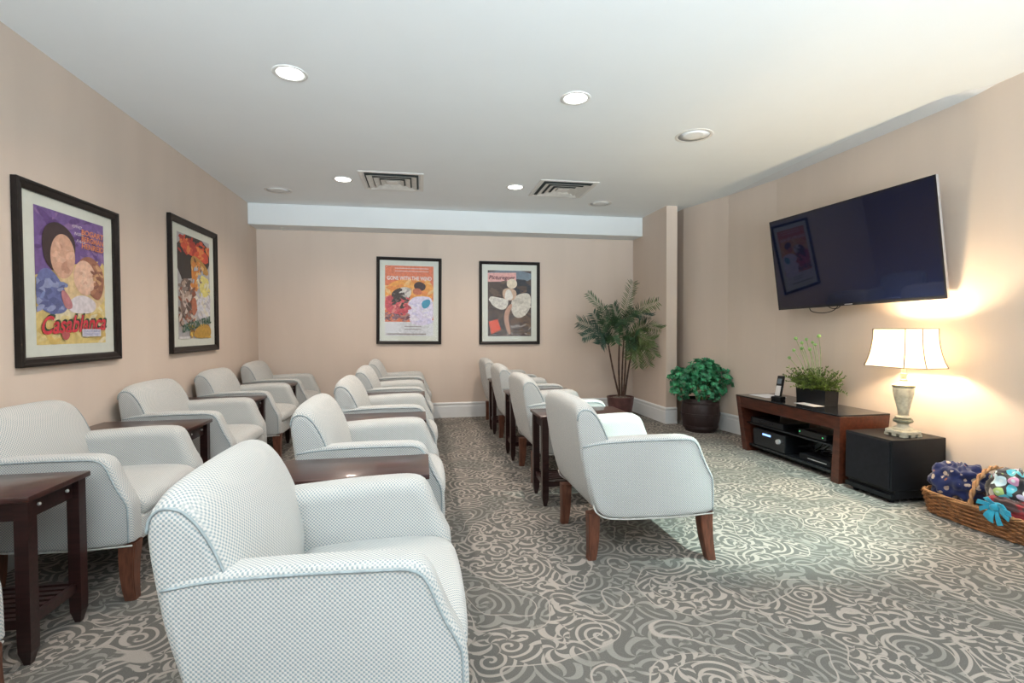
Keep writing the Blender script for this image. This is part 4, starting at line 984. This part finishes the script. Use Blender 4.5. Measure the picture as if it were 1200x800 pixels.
FR = [(T0, (-.58, -.15, 1.10), .10, M_frond2, .12), (T0, (-.60, -.05, 1.30), .06, M_frond2, .14), (T0, (-.42, -.1, 1.40), .03, M_frond2, .14), (T0, (-.30, -.15, 1.47), .0, M_frond, .14), (T0, (-.12, -.25, 1.32), .08, M_frond, .14), (T0, (-.36, -.2, 1.00), .10, M_frond2, .14), (T0, (-.18, -.3, 1.02), .10, M_frond, .13),
      (T1, (-.44, .05, 1.68), .03, M_frond, .10), (T1, (.16, -.05, 1.82), .0, M_frond3, .12), (T1, (.24, -.60, 1.53), .08, M_frond3, .12), (T1, (-.14, -.1, 1.52), .03, M_frond, .12), (T1, (.22, -.45, 1.36), .12, M_frond2, .12), (T1, (-.28, -.1, 1.25), .10, M_frond, .15), (T1, (.06, -.3, 1.44), .04, M_frond, .13),
      (T2, (.28, -.60, 1.20), .12, M_frond3, .13), (T2, (.20, -.35, 1.26), .05, M_frond, .14), (T2, (-.06, -.2, 1.26), .04, M_frond, .14), (T2, (.24, -.45, .98), .12, M_frond3, .15), (T2, (.05, -.25, .95), .12, M_frond, .14),
      (T3, (.27, -.48, .86), .12, M_frond3, .15), (T3, (.22, -.40, .74), .14, M_frond3, .15), (T3, (.12, -.32, .72), .12, M_frond3, .15), (T3, (.28, -.42, 1.06), .06, M_frond3, .15), (T3, (.10, -.25, 1.10), .04, M_frond, .14), (T3, (.03, -.28, .82), .10, M_frond3, .14)]
for b_, tp, dr, mt_, L_ in FR:
    tp = Vector(tp)
    if tp.x > .345 - .02: tp.x = .30 + .0 * tp.x
    frond(b_, tp, dr, mt_, L_)

# ------------------------------------------------------------------ wicker basket of blankets
t = thing('wicker_basket', 'oval brown wicker basket with hoop handle on the carpet at right photo edge', 'basket', (3.375, 2.42, 0))
bm = bmesh.new(); n = 72
def bring(hx, hy, z, ph, amp=.0045):
    out = []
    for i in range(n):
        a = 2 * PI * i / n; c, s = math.cos(a), math.sin(a); e = .40
        x = hx * math.copysign(abs(c) ** e, c); y = hy * math.copysign(abs(s) ** e, s); k = 1 + amp / .2 * math.cos(i * PI / 2 + ph * PI)
        out.append((x * k, y * k, z))
    return out
rows = 11
for r in range(rows):
    f = r / (rows - 1); ring = bring(.150 + .022 * f, .300 + .03 * f, .010 + .012 * r, r % 2, .009)
    tube(bm, [Vector(p) for p in ring], .0062, 6, closed=True)
fixn(bm); obj('woven_side', bm, M_wick, t, True)
bm = bmesh.new(); loft(bm, [bring(.140, .280, .003, 0, 0), bring(.141, .281, .012, 0, 0)]); fixn(bm); obj('bottom', bm, M_wick, t)
bm = bmesh.new()
for ph in (0, 2 * PI / 3, 4 * PI / 3):
    R = bring(.176, .332, .142, 0, 0); P = []
    for i, p in enumerate(R):
        v = Vector(p); o_ = Vector((v.x, v.y, 0)).normalized(); th = i * 2 * PI * 12 / n + ph; P.append(v + o_ * .008 * math.cos(th) + Vector((0, 0, .008 * math.sin(th))))
    tube(bm, P, .0055, 6, closed=True)
obj('braided_rim', bm, M_wickl, t, True)
for ph in (0, PI):
    bm = bmesh.new(); P = []
    for k in range(41):
        a = PI * k / 40; c = Vector((-.172 * math.cos(a), 0, .135 + .225 * math.sin(a))); o_ = Vector((-math.cos(a), 0, math.sin(a))); th = k * .9 + ph; P.append(c + o_ * .007 * math.cos(th) + Vector((0, .008 * math.sin(th), 0)))
    tube(bm, P, .0075, 8); obj('handle', bm, M_wickl, t, True)

def blanket_mat(kind):
    m, nt, b = new_mat(kind); tc = N(nt, 'ShaderNodeTexCoord'); L = nt.links.new; b.inputs['Roughness'].default_value = .9; b.inputs['Sheen Weight'].default_value = .3
    no = N(nt, 'ShaderNodeTexNoise'); no.inputs['Scale'].default_value = 9; L(tc.outputs['Object'], no.inputs[0])
    if kind == 'navy_print':
        v = N(nt, 'ShaderNodeTexVoronoi'); v.inputs['Scale'].default_value = 22; L(tc.outputs['Object'], v.inputs[0])
        n2 = N(nt, 'ShaderNodeTexNoise'); n2.inputs['Scale'].default_value = 35; L(tc.outputs['Object'], n2.inputs[0])
        d = math_n(nt, 'ADD', v.outputs['Distance'], math_n(nt, 'MULTIPLY', math_n(nt, 'SUBTRACT', n2.outputs['Fac'], .5), .5))
        s = N(nt, 'ShaderNodeSeparateXYZ'); L(v.outputs['Color'], s.inputs[0])
        f = math_n(nt, 'MULTIPLY', smoothst(nt, d, .36, .30), smoothst(nt, s.outputs[0], .35, .40))
        c = mixc(nt, f, (0.006, 0.014, 0.085), (0.55, 0.42, 0.32)); f2 = math_n(nt, 'MULTIPLY', smoothst(nt, d, .22, .16), smoothst(nt, s.outputs[1], .5, .6)); c = mixc(nt, f2, c, (0.30, 0.10, 0.06))
    elif kind == 'owl_print' or kind == 'paisley_print':
        v = N(nt, 'ShaderNodeTexVoronoi'); v.inputs['Scale'].default_value = 17; v.inputs['Randomness'].default_value = .6; L(tc.outputs['Object'], v.inputs[0])
        wv = N(nt, 'ShaderNodeVectorMath', operation='SUBTRACT'); ws = N(nt, 'ShaderNodeVectorMath', operation='SCALE'); wa = N(nt, 'ShaderNodeVectorMath', operation='ADD')
        s = N(nt, 'ShaderNodeSeparateXYZ'); L(v.outputs['Color'], s.inputs[0])
        r = N(nt, 'ShaderNodeValToRGB'); L(s.outputs[0], r.inputs[0]); cr = r.color_ramp; cr.interpolation = 'CONSTANT'
        cols = [(0, (0.55, .72, .78)), (.2, (.62, .30, .50)), (.35, (.10, .50, .62)), (.5, (.70, .72, .66)), (.65, (.42, .60, .20)), (.78, (.60, .55, .72)), (.9, (.10, .09, .10))]
        while len(cr.elements) < len(cols): cr.elements.new(.5)
        for el, (p_, c_) in zip(cr.elements, cols): el.position = p_; el.color = (*c_, 1)
        inner = mixc(nt, smoothst(nt, v.outputs['Distance'], .30, .12), r.outputs[0], (0.72, .82, .84))
        c = mixc(nt, smoothst(nt, v.outputs['Distance'], .56, .50), (0.02, .02, .025), inner)
        L(no.outputs['Color'], wv.inputs[0]); wv.inputs[1].default_value = (.5, .5, .5); L(wv.outputs[0], ws.inputs[0]); ws.inputs['Scale'].default_value = .05; L(tc.outputs['Object'], wa.inputs[0]); L(ws.outputs[0], wa.inputs[1]); L(wa.outputs[0], v.inputs[0])
    elif kind == 'brown_red':
        w_ = smoothst(nt, no.outputs['Fac'], .48, .54); c = mixc(nt, w_, (0.075, 0.035, 0.035), (0.33, 0.02, 0.03))
    else:
        c = mixc(nt, no.outputs['Fac'], (0.01, 0.26, 0.42), (0.03, 0.42, 0.60))
    L(c, b.inputs['Base Color']); return m
def cloth(name, mat, label, c, r, seed, e=.7, wr=.012, rot=0, group=None):
    random.seed(seed); bm = bmesh.new(); U, V = 56, 28; ph = [random.uniform(0, 6) for _ in range(8)]
    rings = []
    for j in range(1, V):
        v = -PI / 2 + PI * j / V; row = []
        for i in range(U):
            u = 2 * PI * i / U; cx, sx, cv, sv = math.cos(u), math.sin(u), math.cos(v), math.sin(v)
            g = lambda a, q: math.copysign(abs(a) ** q, a)
            p = Vector((r[0] * g(cx, e) * g(cv, e), r[1] * g(sx, e) * g(cv, e), r[2] * g(sv, e)))
            w_ = wr * (math.sin(7 * u + 3 * v + ph[0]) + .7 * math.sin(11 * v + 2 * u + ph[1]) + .5 * math.sin(13 * u - 5 * v + ph[2]) + .8 * math.sin(18 * p.z / max(.05, r[2]) * .5 + ph[3]))
            p += p.normalized() * w_; row.append((p.x, p.y, p.z))
        rings.append(row)
    loft(bm, rings); fixn(bm); o = obj(name, bm, mat, None, True); o.location = c; o.rotation_euler = (0, 0, rot); return tag(o, label, 'blanket', group)
G = 'blankets in the wicker basket'
cloth('folded_blanket', blanket_mat('navy_print'), 'navy blue blanket with small cream figures, left half of the basket', (3.375, 2.618, .215), (.138, .130, .112), 1, .82, .013, .08, G)
cloth('folded_blanket', blanket_mat('paisley_print'), 'multicoloured pebble and paisley print blanket, right half of the basket', (3.40, 2.30, .235), (.128, .135, .128), 2, .80, .010, 0, G)
cloth('folded_blanket', blanket_mat('brown_red'), 'dark red and brown blanket slumping over the basket front, below the paisley one', (3.285, 2.26, .175), (.055, .125, .050), 4, .7, .006, .0, G)
t = thing('tied_fringe_blanket', 'turquoise knotted fleece fringe hanging over the basket front', 'blanket', (3.188, 2.27, .185))
M_turq = blanket_mat('turquoise')
bm = bmesh.new(); bmesh.ops.create_icosphere(bm, subdivisions=3, radius=.03)
for v in bm.verts: v.co += v.co.normalized() * .004 * math.sin(v.co.x * 200) ; v.co.z *= .8
obj('knot', bm, M_turq, t, True)
random.seed(9)
for k in range(9):
    a = 2 * PI * k / 9 + random.uniform(-.2, .2); d = Vector((-.25, math.cos(a), math.sin(a) * .85 - .15)).normalized(); bm = bmesh.new(); L_ = random.uniform(.055, .085); s = d.cross(Vector((1, 0, .1))).normalized(); P = []
    rings = []
    for q in range(6):
        f = q / 5; c = d * (.012 + L_ * f) + Vector((-.012 * math.sin(f * 3), 0, -.02 * f * f)); w_ = .008 + .006 * f; n_ = d.cross(s)
        rings.append([c + s * w_ + n_ * .003, c - s * w_ + n_ * .003, c - s * w_ - n_ * .003, c + s * w_ - n_ * .003])
    loft(bm, rings); fixn(bm); obj('fringe_strip', bm, M_turq, t, True, angle=50)
